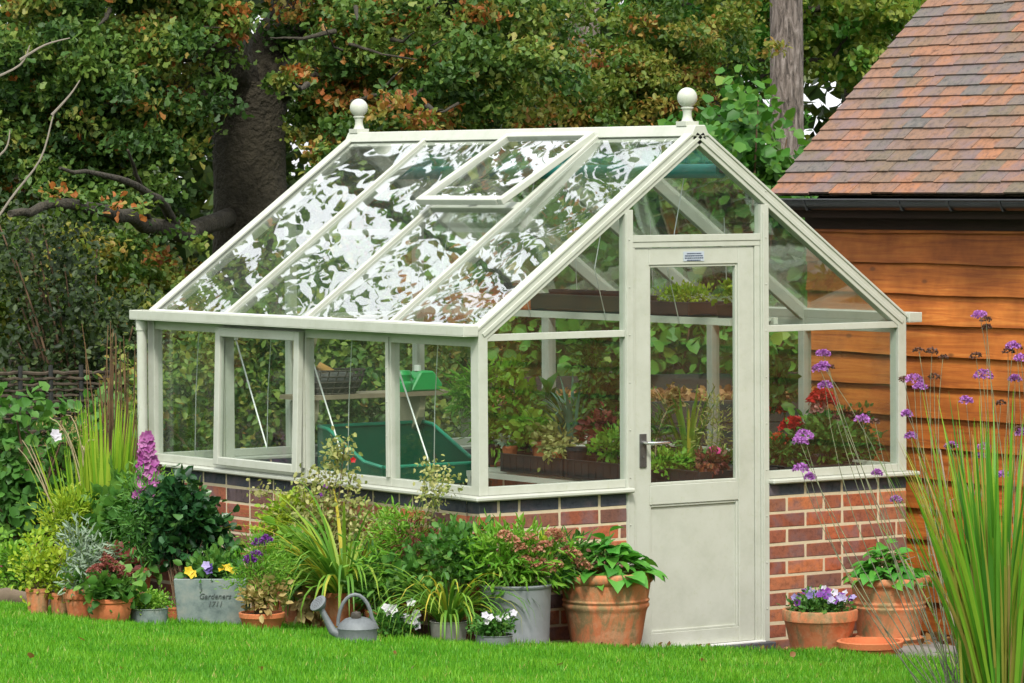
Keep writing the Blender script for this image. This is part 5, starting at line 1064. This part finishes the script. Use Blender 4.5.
for xx in (X0, X1):
    sgn = -1 if xx == X0 else 1; xo = xx + sgn * th; xl = xx + sgn * .06
    prof = [(Y0, z + th), (Y1, z + th), (Y1, zb), (Y1 - .10, zb - .01), (Y0 + .18, zf + .02), (Y0, zf)]
    k = len(prof); b.add([(xx, a, c) for a, c in prof] + [(xo, a, c) for a, c in prof], [tuple(range(k)), tuple(range(2 * k - 1, k - 1, -1))] + [(i, (i + 1) % k, (i + 1) % k + k, i + k) for i in range(k)])
b.box(X0, X1, Y0 - th, Y0, z, zf); b.build('tray_shell', GREENPL, t)
b = MB()
for xx in (X0, X1): b.tube([(xx, Y1, zb), (xx, Y1 - .10, zb - .01), (xx, Y0 + .18, zf + .02), (xx, Y0, zf)], .010, 8)
b.tube([(X0, Y0, zf), (X1, Y0, zf)], .010, 8); b.tube([(X0, Y1, zb), (X1, Y1, zb)], .010, 8); b.build('rim', plain('green_rim', (.02, .28, .17), .4), t)
t = thing('wall_shelf', 'wooden shelf on curved pale brackets across the back wall inside', 'shelf', (1.2, 2.85, 1.05))
b = MB(); b.box(.74, 1.68, 2.70, 2.94, 1.055, 1.078); b.build('shelf_board', plain('shelf_wood', (.25, .2, .13), .7), t)
def bracket(x, z, nm='bracket'):
    b = MB(); pr = [(2.94, z), (2.74, z), (2.74, z - .03)] + [(2.74 + .16 * (1 - math.cos(a)) , z - .03 - .17 * math.sin(a)) for a in [math.pi / 2 * i / 6 for i in range(1, 7)]] + [(2.94, z - .20)]
    k = len(pr); b.add([(x, a, c) for a, c in pr] + [(x + .035, a, c) for a, c in pr], [tuple(range(k)), tuple(range(2 * k - 1, k - 1, -1))] + [(i, (i + 1) % k, (i + 1) % k + k, i + k) for i in range(k)]); b.build(nm, PALEWOOD, t)
bracket(.82, 1.054); bracket(1.48, 1.054)
t2 = thing('upper_wall_shelf', 'upper shelf board whose curved bracket shows at the top of the third window', 'shelf', (1.2, 2.85, 1.45)); t = t2
b = MB(); b.box(.74, 1.3, 2.74, 2.94, 1.46, 1.478); b.build('shelf_board', PALEWOOD, t); bracket(.82, 1.459)
q = px_(345, 400, 1.0); bp = (.98, 2.80, 1.079)
t = thing('wire_basket', 'dark wire basket full of tools and pots on the back shelf', 'basket', bp)
b = MB()
for k, (rx, z) in enumerate(((.11, .0), (.13, .03), (.145, .06), (.155, .09), (.16, .12))): b.tube([(bp[0] + rx * 1.15 * math.cos(a), bp[1] + rx * .7 * math.sin(a), bp[2] + z + .004) for a in [6.2832 * i / 24 for i in range(25)]], .005, 5)
for i in range(22):
    a = 6.2832 * i / 22; b.tube([(bp[0] + r_ * 1.15 * math.cos(a + w), bp[1] + r_ * .7 * math.sin(a + w), bp[2] + z + .004) for r_, z, w in ((.11, 0, 0), (.14, .05, .12), (.16, .12, .25))], .004, 5)
b.build('basket_wire', WICKER, t)
b = MB(); b.lathe([(.10, .005), (.14, .07), (.10, .11), (.001, .12)], bp, 16, sx=1.1, sy=.65); b.build('contents', PLATE, t)
t = thing('gourd_pile', 'golden brown rolled twine bundles heaped on the left of the basket', 'twine rolls', up(bp, -.08, -.02, .1))
for a in ((318, 365, 342, 380), (320, 378, 345, 386), (315, 386, 338, 395)):
    p0_, p1_ = hpt(a[0], a[1], bp), hpt(a[2], a[3], bp); b = MB(); b.tube([p0_, tuple((np.array(p0_) * .5 + np.array(p1_) * .5)), p1_], [.020, .024, .018], 10); b.build('roll', plain('golden_twine', (.55, .30, .08), .8, bs=.5), t, smooth=True)
gp = hpt(421, 394, (1.45, 2.8, 1.1)); t = thing('green_scoop', 'bright green plastic plant feed scoop on the shelf, cut away on top', 'scoop', gp)
b = MB(); gx_, gy_ = gp[0], gp[1]; gzz = 1.079
pr = [(-.10, 0), (.09, 0), (.11, .03), (.05, .105), (-.03, .105), (-.085, .02)]
b.prism([(gx_ + a, gzz + c) for a, c in pr], gy_ - .05, gy_ + .05); b.build('scoop_body', BRIGHTGR, t, bevel=.008); b = MB(); b.tube([(gx_ - .02, gy_, gzz + .105), (gx_ - .02, gy_, gzz + .135)], .018, 10); b.build('knob', WHITEP, t)
gp = hpt(401, 394, (1.30, 2.8, 1.1)); t = thing('green_jug', 'bright green round plastic jug on the shelf behind the window mullion', 'jug', gp)
b = MB(); b.lathe([(.055, 0), (.062, .03), (.062, .045), (.052, .055), (.052, .075), (.058, .09), (.05, .11), (.001, .112)], (gp[0], gp[1], 1.079), 20); b.build('jug_body', BRIGHTGR, t, smooth=True)
b = MB(); b.tube([(gp[0] + .055, gp[1], 1.10), (gp[0] + .09, gp[1], 1.13), (gp[0] + .055, gp[1], 1.17)], .008, 8); b.build('jug_handle', BRIGHTGR, t)
# window stays, cords seen behind the side glass
for i, (ua, va, ub, vb, lab) in enumerate(((236, 340, 267, 448, 'white stay rod behind the open side window'), (313, 362, 342, 455, 'white stay rod behind the third side window'), (396, 362, 430, 465, 'white stay rod behind the side window nearest the front corner'))):
    a, e = px_(ua, va, .10), px_(ub, vb, .10); b = MB(); b.tube([a, e], .004, 6); b.tube([a, up(a, 0, 0, .012)], .010, 6); tag(b.build('stay_rod', WHITEP), lab, 'stay rod', 'stay rods inside the side windows')
for i, (u, v0, v1, lab) in enumerate(((199, 328, 455, 'thin pale cord hanging behind the farthest side window'), (271, 338, 450, 'thin pale cord hanging behind the open side window'), (352, 338, 470, 'thin pale cord hanging behind the third side window'), (438, 340, 476, 'thin pale cord hanging behind the nearest side window'))):
    a, e = px_(u, v0, .08), px_(u - 4, v1, .08); m1 = up(tuple((np.array(a) + np.array(e)) / 2), 0, .01, 0); b = MB(); b.tube([a, m1, e], .0025, 5); tag(b.build('cord', STEEL), lab, 'cord', 'cords inside the side windows')

# ------------------------------------------------------------------ woodland behind
def tree(name, lab, cat, base, trunk, limbs, crowns, bark, mat, size, T=T_OAK, group=None, tint_bias=None):
    t = thing(name, lab, cat, tuple(base), group); b = MB(); b.tube(*trunk, 18); b.build('trunk', bark, t, smooth=True)
    if limbs:
        b = MB()
        for pts, rs in limbs:
            pts = [Vector(map(float, q)) for q in pts]; k = 5; fine = []
            for i in range(len(pts) - 1):
                for j in range(k): fine.append(pts[i].lerp(pts[i + 1], j / k) + Vector(RNG.normal(size=3) * rs[0] * .12))
            fine.append(pts[-1]); r2 = [rs[0] + (rs[1] - rs[0]) * i / (len(fine) - 1) for i in range(len(fine))]; b.tube(fine, r2, 10)
        b.build('limbs', bark, t, smooth=True)
    P = []; Dd = []; S = []; tt = []
    for (c, r, n, m, bias) in crowns:
        n = int(n * (1.5 if size < .08 else 1)); m = int(m * 1.3)
        c = np.array(c, float); r = np.array(r, float); d = RNG.normal(size=(m, 3)); d /= np.linalg.norm(d, axis=1, keepdims=True); C = c + d * (RNG.random(m) ** .4)[:, None] * r
        ci = RNG.integers(0, m, n); tc_ = np.clip(RNG.beta(2, 2.2, m) + bias, 0, 1); sp_ = (r.prod() ** (1 / 3)) / m ** (1 / 3) * .50
        P.append(C[ci] + RNG.normal(size=(n, 3)) * sp_ * np.array([1, 1, .55])); Dd.append(rdir(n, -.15)); S.append(size * RNG.uniform(.6, 1.3, n)); tt.append(np.clip(tc_[ci] + RNG.normal(size=n) * .10, 0, 1))
    leaves('crown', np.concatenate(P), np.concatenate(Dd), np.concatenate(S), T, mat, t, np.concatenate(tt)); return t
OD = 30.0
def od(u, v, t_=OD): return tuple(dep(u, v, t_))
g0 = dep(255, 420, OD); g0[2] = gz(g0[0], g0[1])
limbs = [([od(235, 105), od(225, 60, 29.6), od(205, 10, 29), od(190, -60, 28.5), od(180, -190, 28)], (.22, .09)),
         ([od(262, 100), od(300, 70, 29.8), od(345, 48, 29.6), od(385, 32, 29.4), od(440, 12, 29), od(480, -30, 29)], (.13, .035)),
         ([od(258, 95), od(285, 30), od(300, -60, 30.5), od(310, -240, 31)], (.20, .08)),
         ([od(235, 215), od(185, 234, 28.2), od(150, 225, 26.8), od(110, 212, 25.6), od(60, 203, 24.5), od(10, 214, 24.0)], (.07, .022)),
         ([od(180, 232, 28), od(160, 200, 26.6), od(120, 178, 25.5), od(60, 168, 24.6)], (.04, .01)), ([od(150, 225, 26.8), od(142, 190, 26.2), od(128, 150, 25.6)], (.025, .008)),
         ([od(235, 110), od(190, 90, 29), od(120, 60, 28.5), od(40, 50, 28)], (.07, .02)),
         ([od(300, 70, 29.8), od(340, 90, 29.2), od(380, 100, 29)], (.04, .012))]
for i in range(20):
    u_, v_ = random.choice([random.uniform(-20, 190), random.uniform(300, 480)]), random.uniform(-10, 120); du, dv_ = random.uniform(-70, 70), random.uniform(-35, 20); td_ = random.uniform(27.2, 28.6)
    limbs.append(([od(u_, v_, td_), od(u_ + du * .5, v_ + dv_ * .35 + 5, td_ - .2), od(u_ + du, v_ + dv_, td_ - .4)], (random.uniform(.010, .022), .004)))
crowns = [(dep(80, 70, 28.4), (1.0, 1.2, .75), 14000, 140, .0), (dep(60, 160, 28.2), (1.0, 1.0, .55), 9500, 80, -.05), (dep(140, -15, 28.6), (.75, .7, .42), 5500, 60, .06),
          (dep(120, 130, 28.6), (.55, .6, .4), 4200, 40, .02), (dep(225, 20, 28.4), (.22, .3, .16), 900, 14, .25), (dep(285, 75, 28.6), (.16, .2, .1), 300, 8, .3), (dep(350, 20, 29.9), (.65, .6, .42), 6000, 50, .12), (dep(460, 50, 29), (1.1, 1.0, .65), 12000, 100, .14), (dep(300, -200, 30), (2.2, 2.2, .9), 9000, 60, 0), (dep(40, -90, 29), (1.9, 1.9, .8), 9000, 60, 0),
          (dep(110, 285, 28.6), (.8, .7, .3), 5500, 50, .15), (dep(95, 200, 24.6), (.5, .25, .16), 130, 8, .1), (dep(185, 235, 26.5), (.25, .2, .12), 60, 4, .1), (dep(345, 105, 29.6), (.5, .6, .35), 2600, 30, .2)]
tree('oak_tree', 'huge dark trunked oak with spreading limbs and turning leaves behind the glasshouse', 'tree', g0, ([tuple(g0), od(255, 330), od(252, 240), od(250, 180), od(248, 120), od(246, 85)], [.42, .34, .29, .27, .275, .33]), limbs, crowns, OAKBARK, LF['oak'], .055)
shrub_done = 0
# autumn tinted trees further along the back
for nm, lab, u, td, crs, tr in (
    ('maple_tree', 'small tree with mixed green and rust leaves above the middle of the ridge', 420, 33, [((400, 90), (1.0, .9, .55), 11000, 110, .05), ((500, 100), (.9, .9, .5), 11000, 100, .1), ((430, 20), (1.0, 1, .5), 6000, 60, 0.0)], .06),
    ('maple_tree', 'rust and yellow leaved small tree right of the middle of the ridge', 600, 33, [((595, 100), (.9, .9, .5), 11000, 110, -.02), ((640, 100), (.6, .8, .5), 7000, 70, .1), ((690, 30), (.6, .8, .5), 4500, 60, -.1)], .05),
    ('maple_tree', 'sapling with brown and green leaves behind the left end of the glasshouse', 320, 27, [((385, 180), (.5, .5, .6), 5000, 60, .0), ((190, 330), (.9, .6, .3), 8000, 90, .05), ((60, 290), (1.0, .6, .4), 8000, 90, .0)], .04)):
    g = dep(u, 400, td); g[2] = gz(g[0], g[1]); top_ = dep(u, 40 if td > 30 else 150, td)
    tree(nm, lab, 'tree', g, ([tuple(g), tuple((g + top_) / 2 + RNG.normal(size=3) * .05), tuple(top_)], [tr, tr * .8, tr * .4]), [([tuple((g + top_) / 2), tuple(dep(c[0][0], c[0][1], td))], (tr * .5, tr * .2)) for c in crs], [(dep(c[0][0], c[0][1], td), *c[1:]) for c in crs], OAKBARK, LF['autumn'], .05, T_OVAL, 'autumn trees behind the greenhouse')
# pine trunks
for u, td, r_, lab, cr in ((785, 36, .145, 'straight grey brown pine trunk between the glasshouse and the tiled roof', True), (583, 38, .15, 'grey pine trunk half hidden by leaves above the ridge', False), (664, 42, .09, 'thin dark trunk in shade left of the bright pine trunk', False), (852, 44, .10, 'slim shaded trunk just left of the tiled roof verge', False), (948, 46, .13, 'pine trunk far back, hidden low down by the tiled roof', False)):
    g = dep(u, 300, td); g[2] = gz(g[0], g[1]); h_ = 11
    crowns = [((g[0], g[1], 9.5), (1.6, 1.6, 2.0), 5000, 60, .1)]
    tree('pine_tree', lab, 'tree', g, ([(g[0] + .03 * math.sin(i), g[1], g[2] + h_ * i / 6) for i in range(7)], [r_ * (1.12 - .06 * i) for i in range(7)]), [([(g[0], g[1], z), (g[0] + dx, g[1] + dy, z + .6)], (.04, .012)) for z, dx, dy in ((6, 1.2, .3), (7, -1.1, .5), (8, .6, -1.1), (9, -.5, 1))], crowns, OAKBARK if r_ < .12 else PINEBARK, LF['dark'], .12, T_NARROW, 'pine trunks behind the greenhouse')
# mid-distance green trees filling the upper right, with gaps of sky
for lab, u, td, crs in (('spreading evergreen with a dark bough crossing behind the pine trunk', 720, 40, [((700, 40), (1.0, 1, .8), 6000, 80, .3), ((850, 0), (1.1, 1, .35), 5500, 90, .55), ((880, 60), (.55, .8, .28), 1500, 30, .5), ((735, 140), (.6, .8, .4), 3500, 50, .3)]), ('pale leaved tree behind the tiled roof verge', 880, 43, [((900, 20), (1.0, 1, .6), 5000, 70, .6), ((835, 5), (.9, .8, .3), 3000, 60, .7), ((760, 30), (1.0, .8, .5), 3500, 55, .6)])):
    g = dep(u, 300, td); g[2] = gz(g[0], g[1])
    tree('beech_tree', lab, 'tree', g, ([tuple(g), tuple(dep(u - 4, 150, td)), tuple(dep(u + 3, 0, td)), tuple(dep(u, -200, td))], [.12, .11, .09, .04]), [([tuple(dep(640, -5, td)), tuple(dep(700, 12, td)), tuple(dep(760, 20, td)), tuple(dep(820, 8, td))], (.07, .04))] + [([tuple(dep(u, 100, td)), tuple(dep(u + 70, 60, td))], (.03, .01)), ([tuple(dep(u, 60, td)), tuple(dep(u + 110, 60, td)), tuple(dep(u + 140, 20, td))], (.03, .01))], [(dep(c[0][0], c[0][1], td), *c[1:]) for c in crs], OAKBARK, LF['hazel'], .085, T_OVAL, 'leafy trees at the back right')
# hazel bushes with large leaves
def shrub(name, lab, u, td, crs, mat, size, T=T_BROAD, group='broad leaved shrubs behind the glasshouse', smat=None, up_=-.1):
    g = dep(u, 420, td); g[2] = gz(g[0], g[1]); t = thing(name, lab, 'shrub', tuple(g), group); tips = []; P = []; Dd = []; tt = []
    for (uv_, r, n, m) in crs:
        c = dep(uv_[0], uv_[1], td); r = np.array(r); d = RNG.normal(size=(m, 3)); d /= np.linalg.norm(d, axis=1, keepdims=True); C = c + d * (RNG.random(m) ** .4)[:, None] * r; tips += [tuple(q) for q in C[:8]]
        ci = RNG.integers(0, m, n); P.append(C[ci] + RNG.normal(size=(n, 3)) * (r.prod() ** (1 / 3)) / m ** (1 / 3) * .75); Dd.append(rdir(n, up_)); tt.append(np.clip(RNG.random(m)[ci] * .7 + RNG.random(n) * .3, 0, 1))
    n = sum(map(len, P)); N = RNG.normal(size=(n, 3)) * .5 + np.array([-.35, -.5, .7])
    leaves('foliage', np.concatenate(P), np.concatenate(Dd), size * RNG.uniform(.6, 1.25, n), T, mat, t, np.concatenate(tt), N); stems(tuple(g), tips, t, smat or STEMB, .012, 'branches'); return t
shrub('hazel_bush', 'hazel bush with large fresh leaves rising right of the front finial', 740, 25, [((735, 150), (.38, .4, .35), 620, 55), ((700, 200), (.7, .5, .4), 1300, 80), ((660, 260), (.8, .5, .35), 1500, 90), ((760, 240), (.35, .4, .4), 700, 50)], LF['hazel'], .085)
shrub('hazel_bush', 'hazel with big leaves seen through the door and front panes', 660, 24.3, [((660, 350), (.9, .35, .35), 1500, 90), ((590, 340), (.6, .35, .35), 800, 50), ((760, 350), (.5, .35, .35), 800, 50), ((550, 260), (.6, .5, .3), 900, 60)], LF['hazel'], .085)
shrub('laurel_bush', 'broad leaved bush with rounded leaves at the far left edge', 30, 23.5, [((8, 455), (.26, .3, .42), 700, 50), ((80, 425), (.34, .3, .18), 260, 30), ((40, 500), (.38, .3, .28), 800, 50)], LF['mid'], .068)
shrub('bramble_bush', 'tangled dark undergrowth with a few brown leaves along the left hedge', 90, 25, [((60, 340), (.7, .4, .5), 3200, 110), ((140, 400), (.5, .3, .6), 2600, 90), ((60, 480), (.6, .3, .4), 2600, 90), ((70, 400), (.35, .2, .22), 700, 40), ((20, 390), (.3, .2, .2), 500, 30), ((20, 250), (.6, .4, .3), 1600, 80)], LF['under'], .045, T_OVAL)
shrub('undergrowth_shrub', 'dark green undergrowth seen through the side windows', 260, 24.5, [((240, 400), (.9, .4, .5), 5000, 130), ((400, 400), (1.0, .4, .5), 5500, 140), ((180, 480), (.5, .3, .3), 1600, 60), ((330, 300), (.8, .5, .4), 3000, 100)], LF['oak'], .05, T_OVAL)
shrub('undergrowth_shrub', 'sunny yellow green scrub seen through the upper gable glass', 600, 27, [((560, 240), (1.1, .5, .5), 4500, 130), ((690, 220), (.9, .5, .5), 4000, 120), ((450, 250), (.8, .5, .4), 3000, 90), ((800, 250), (.5, .4, .4), 1800, 60), ((620, 320), (1.0, .4, .4), 3000, 90)], LF['hazel'], .055, T_OVAL)
# dry upright reed stems left of the glasshouse corner
b = MB()
for i in range(90):
    a = dep(random.uniform(95, 150), 500, 22.6 + random.uniform(0, .6)); a[2] = gz(a[0], a[1]); h_ = random.uniform(.7, 1.5); l_ = RNG.normal(size=2) * .07
    b.tube([a, (a[0] + l_[0] * .4, a[1] + l_[1] * .4, a[2] + h_ * .5), (a[0] + l_[0], a[1] + l_[1], a[2] + h_)], [.006, .005, .002], 4, random.random())
o = b.build('dry_reeds', plain('brown_reed', (.13, .075, .03), .9, var=.4)); tag(o, 'thin brown dead stems standing left of the glasshouse corner', 'dry stems', kind='stuff')
# wattle hurdle fence at the left
t = thing('wattle_fence', 'low woven wattle fence in the undergrowth at the left edge', 'fence', tuple(dep(40, 450, 24.2)))
A0 = dep(-40, 440, 24.2); A1 = dep(112, 440, 24.4); zt_ = dep(40, 368, 24.2)[2]; zb_ = gz(A0[0], A0[1]); dv = (A1 - A0); dv[2] = 0; dn_ = np.array([-dv[1], dv[0], 0]) / np.linalg.norm(dv)
b = MB(); nr_ = 34
for i in range(nr_):
    z = zb_ + (zt_ - zb_) * i / nr_; b.tube([tuple(np.array([A0[0], A0[1], z]) + dv * q + dn_ * .014 * math.sin(q * 30 + i * math.pi) + np.array([0, 0, random.uniform(-.006, .006)])) for q in np.linspace(0, 1, 26)], random.uniform(.007, .012), 6, random.random())
b.build('woven_rods', plain('wattle', (.06, .045, .028), .9, var=.4, vs=20), t); 
for q in np.linspace(0, 1, 6):
    b = MB(); c = A0 + dv * q; b.tube([(c[0], c[1], zb_ - .1), (c[0], c[1], zt_ + .01)], .014, 8); b.build('stake', DARKWOOD, t)
# dark stepped timber bed with leaf litter behind the glasshouse
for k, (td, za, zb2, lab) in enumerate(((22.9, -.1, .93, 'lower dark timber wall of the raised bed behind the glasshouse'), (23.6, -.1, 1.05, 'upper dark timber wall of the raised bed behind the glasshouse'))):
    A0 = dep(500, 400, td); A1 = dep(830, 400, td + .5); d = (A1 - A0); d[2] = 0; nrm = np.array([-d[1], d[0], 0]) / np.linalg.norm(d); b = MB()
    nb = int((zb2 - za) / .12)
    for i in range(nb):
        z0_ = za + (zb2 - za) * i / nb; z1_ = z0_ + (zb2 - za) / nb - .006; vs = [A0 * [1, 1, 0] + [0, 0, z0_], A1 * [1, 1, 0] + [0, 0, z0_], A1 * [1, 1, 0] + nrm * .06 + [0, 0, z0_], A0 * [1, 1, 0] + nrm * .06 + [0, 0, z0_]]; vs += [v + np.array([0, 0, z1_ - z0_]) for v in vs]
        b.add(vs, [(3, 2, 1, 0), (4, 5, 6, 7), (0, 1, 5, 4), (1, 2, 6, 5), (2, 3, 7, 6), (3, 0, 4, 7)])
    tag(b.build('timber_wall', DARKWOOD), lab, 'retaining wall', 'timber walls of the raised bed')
    n_ = 1500; q = RNG.random(n_)[:, None]; P = A0 * [1, 1, 0] + d * q + nrm * RNG.uniform(.06, .65, (n_, 1)); P[:, 2] = zb2 - .02 + RNG.random(n_) * .04
    if k == 0: tag(leaves('leaf_litter', P, rdir(n_, -.2), .05, T_BROAD, LF['litter']), 'brown fallen leaves lying on the step of the dark raised bed', 'leaf litter', kind='stuff')
    sb = MB(); vs = [A0 * [1, 1, 0] + nrm * .0605, A1 * [1, 1, 0] + nrm * .0605, A1 * [1, 1, 0] + nrm * .9, A0 * [1, 1, 0] + nrm * .9]; vs = [v + np.array([0, 0, z]) for z in (-.1, zb2 - .03 - .002 * k) for v in vs]; sb.add(vs, [(3, 2, 1, 0), (4, 5, 6, 7), (0, 1, 5, 4), (1, 2, 6, 5), (2, 3, 7, 6), (3, 0, 4, 7)])
    o = sb.build('bed_soil', FLOOR); o['kind'] = 'structure'
# bare arching twigs top left
b = MB()
for pts in (((-30, 260), (10, 200), (40, 160), (52, 120), (55, 110)), ((52, 115), (70, 95), (80, 80)), ((-10, 80), (20, 65), (30, 45)), ((20, 60), (45, 45), (70, 38)), ((-20, 170), (5, 150), (10, 130))):
    q0 = [Vector(map(float, dep(u, v, 24))) for u, v in pts]; q0 = [q0[0]] + q0 + [q0[-1]]; q = []
    for i in range(1, len(q0) - 2):
        for s_ in (0, .25, .5, .75): q.append(.5 * ((2 * q0[i]) + (-q0[i - 1] + q0[i + 1]) * s_ + (2 * q0[i - 1] - 5 * q0[i] + 4 * q0[i + 1] - q0[i + 2]) * s_ ** 2 + (-q0[i - 1] + 3 * q0[i] - 3 * q0[i + 1] + q0[i + 2]) * s_ ** 3))
    q.append(q0[-2]); k = len(q); b.tube(q, [.009 - .006 * i / (k - 1) for i in range(k)], 6)
g_ = dep(-40, 300, 24); b.tube([(g_[0], g_[1], gz(g_[0], g_[1])), tuple(dep(-36, 300, 24)), tuple(dep(-30, 258, 24))], [.02, .016, .012], 6)
tag(b.build('bare_sapling', plain('pale_twig', (.22, .19, .15), .8)), 'pale bare arching twigs at the top left in front of the oak', 'sapling')
# tall trees left of the view, whose open crowns show as reflections in the roof glass
for lab, c, r, n, m, tr in (('tallest open crowned ash left of the view, nearest the tiled outbuilding', (4.6, 13.0, 11.2), (3.2, 2.2, 2.4), 5200, 42, .18), ('tall open crowned ash standing well left of the oak', (3.0, 12.5, 7.6), (3.8, 2.0, 3.0), 5600, 46, .16), ('second tall open crowned ash beyond the first, left of the oak', (-0.5, 17, 9.0), (3.6, 2.2, 3.0), 4500, 34, .18)):
    g = (c[0], c[1], gz(c[0], c[1])); lm = []
    for i in range(16):
        a = random.random() * 6.28; z = random.uniform(4.2, 7.5); e = (c[0] + math.cos(a) * r[0] * .9, c[1] + math.sin(a) * r[1] * .9, z + random.uniform(.8, 2.2)); lm.append(([(c[0], c[1], z), (c[0] * .6 + e[0] * .4, c[1] * .6 + e[1] * .4, z + .5), e], (.07, .015)))
    tree('ash_tree', lab, 'tree', g, ([g, (c[0], c[1], 4), (c[0] + .1, c[1], c[2] + 1.5)], [tr, tr * .8, tr * .35]), lm, [(c, r, n, m, .1)], OAKBARK, LF['oak'], .13, T_QUAD, 'tall trees beyond the left of the garden')
# deep woodland: one far-off mass nobody could count
def far_wood():
    P = []; S = []; tt = []
    n = 110000; u = RNG.uniform(-500, 1500, n); td = RNG.uniform(46, 60, n); z = RNG.random(n) ** 1.1 * 8.5
    keep = np.ones(n, bool)
    for i in range(n):
        D = ray(u[i], 200); q = CAMP + D * td[i]; P.append((q[0], q[1], z[i] - .3))
    P = np.array(P); w = np.sin(P[:, 0] * 1.1 + np.sin(P[:, 2] * 1.7) * 1.2) * np.sin(P[:, 1] * .9 + P[:, 2] * .8)
    keep = (w > -.2) | (P[:, 2] < 2.4) | (RNG.random(n) < .12); P = P[keep]; vv = P - CAMP; dd = vv @ VD; uu = 512 + F * (vv @ VR) / dd; v2 = 341.5 - F * (vv @ VU) / dd; hole = (((uu - 822) / 17) ** 2 + ((v2 - 104) / 15) ** 2 < 1 - .5 * RNG.random(len(uu))) | (((uu - 806) / 12) ** 2 + ((v2 - 128) / 12) ** 2 < 1) | (((uu - 760) / 8) ** 2 + ((v2 - 152) / 14) ** 2 < 1) | (((uu - 352) / 7) ** 2 + ((v2 - 105) / 10) ** 2 < 1) | (((uu - 300) / 8) ** 2 + ((v2 - 150) / 16) ** 2 < 1); P = P[~hole | (RNG.random(len(P)) < .03)]; n = len(P)
    P2 = []; n2 = 52000; a = RNG.uniform(0, 6.283, n2); rr_ = RNG.uniform(34, 44, n2)
    Q = np.stack([rr_ * np.cos(a), rr_ * np.sin(a) - 4, RNG.random(n2) ** 1.2 * 7.5 - .2], 1)
    vv = Q - CAMP; ah = np.arctan2(vv[:, 0], vv[:, 1]); Q = Q[(np.abs(ah - .603) > .17)]
    nfar = len(P); P = np.concatenate([P, Q]); n = len(P)
    o = leaves('far_woodland', P, rdir(n, 0), RNG.uniform(.13, .34, n) * np.where(np.arange(n) > nfar, 2.2, 1), T_QUAD, LF['dark'], None, np.clip(RNG.random(n), 0, 1)); tag(o, 'dark mass of distant woodland behind all the trees', 'woodland', kind='stuff')
far_wood()
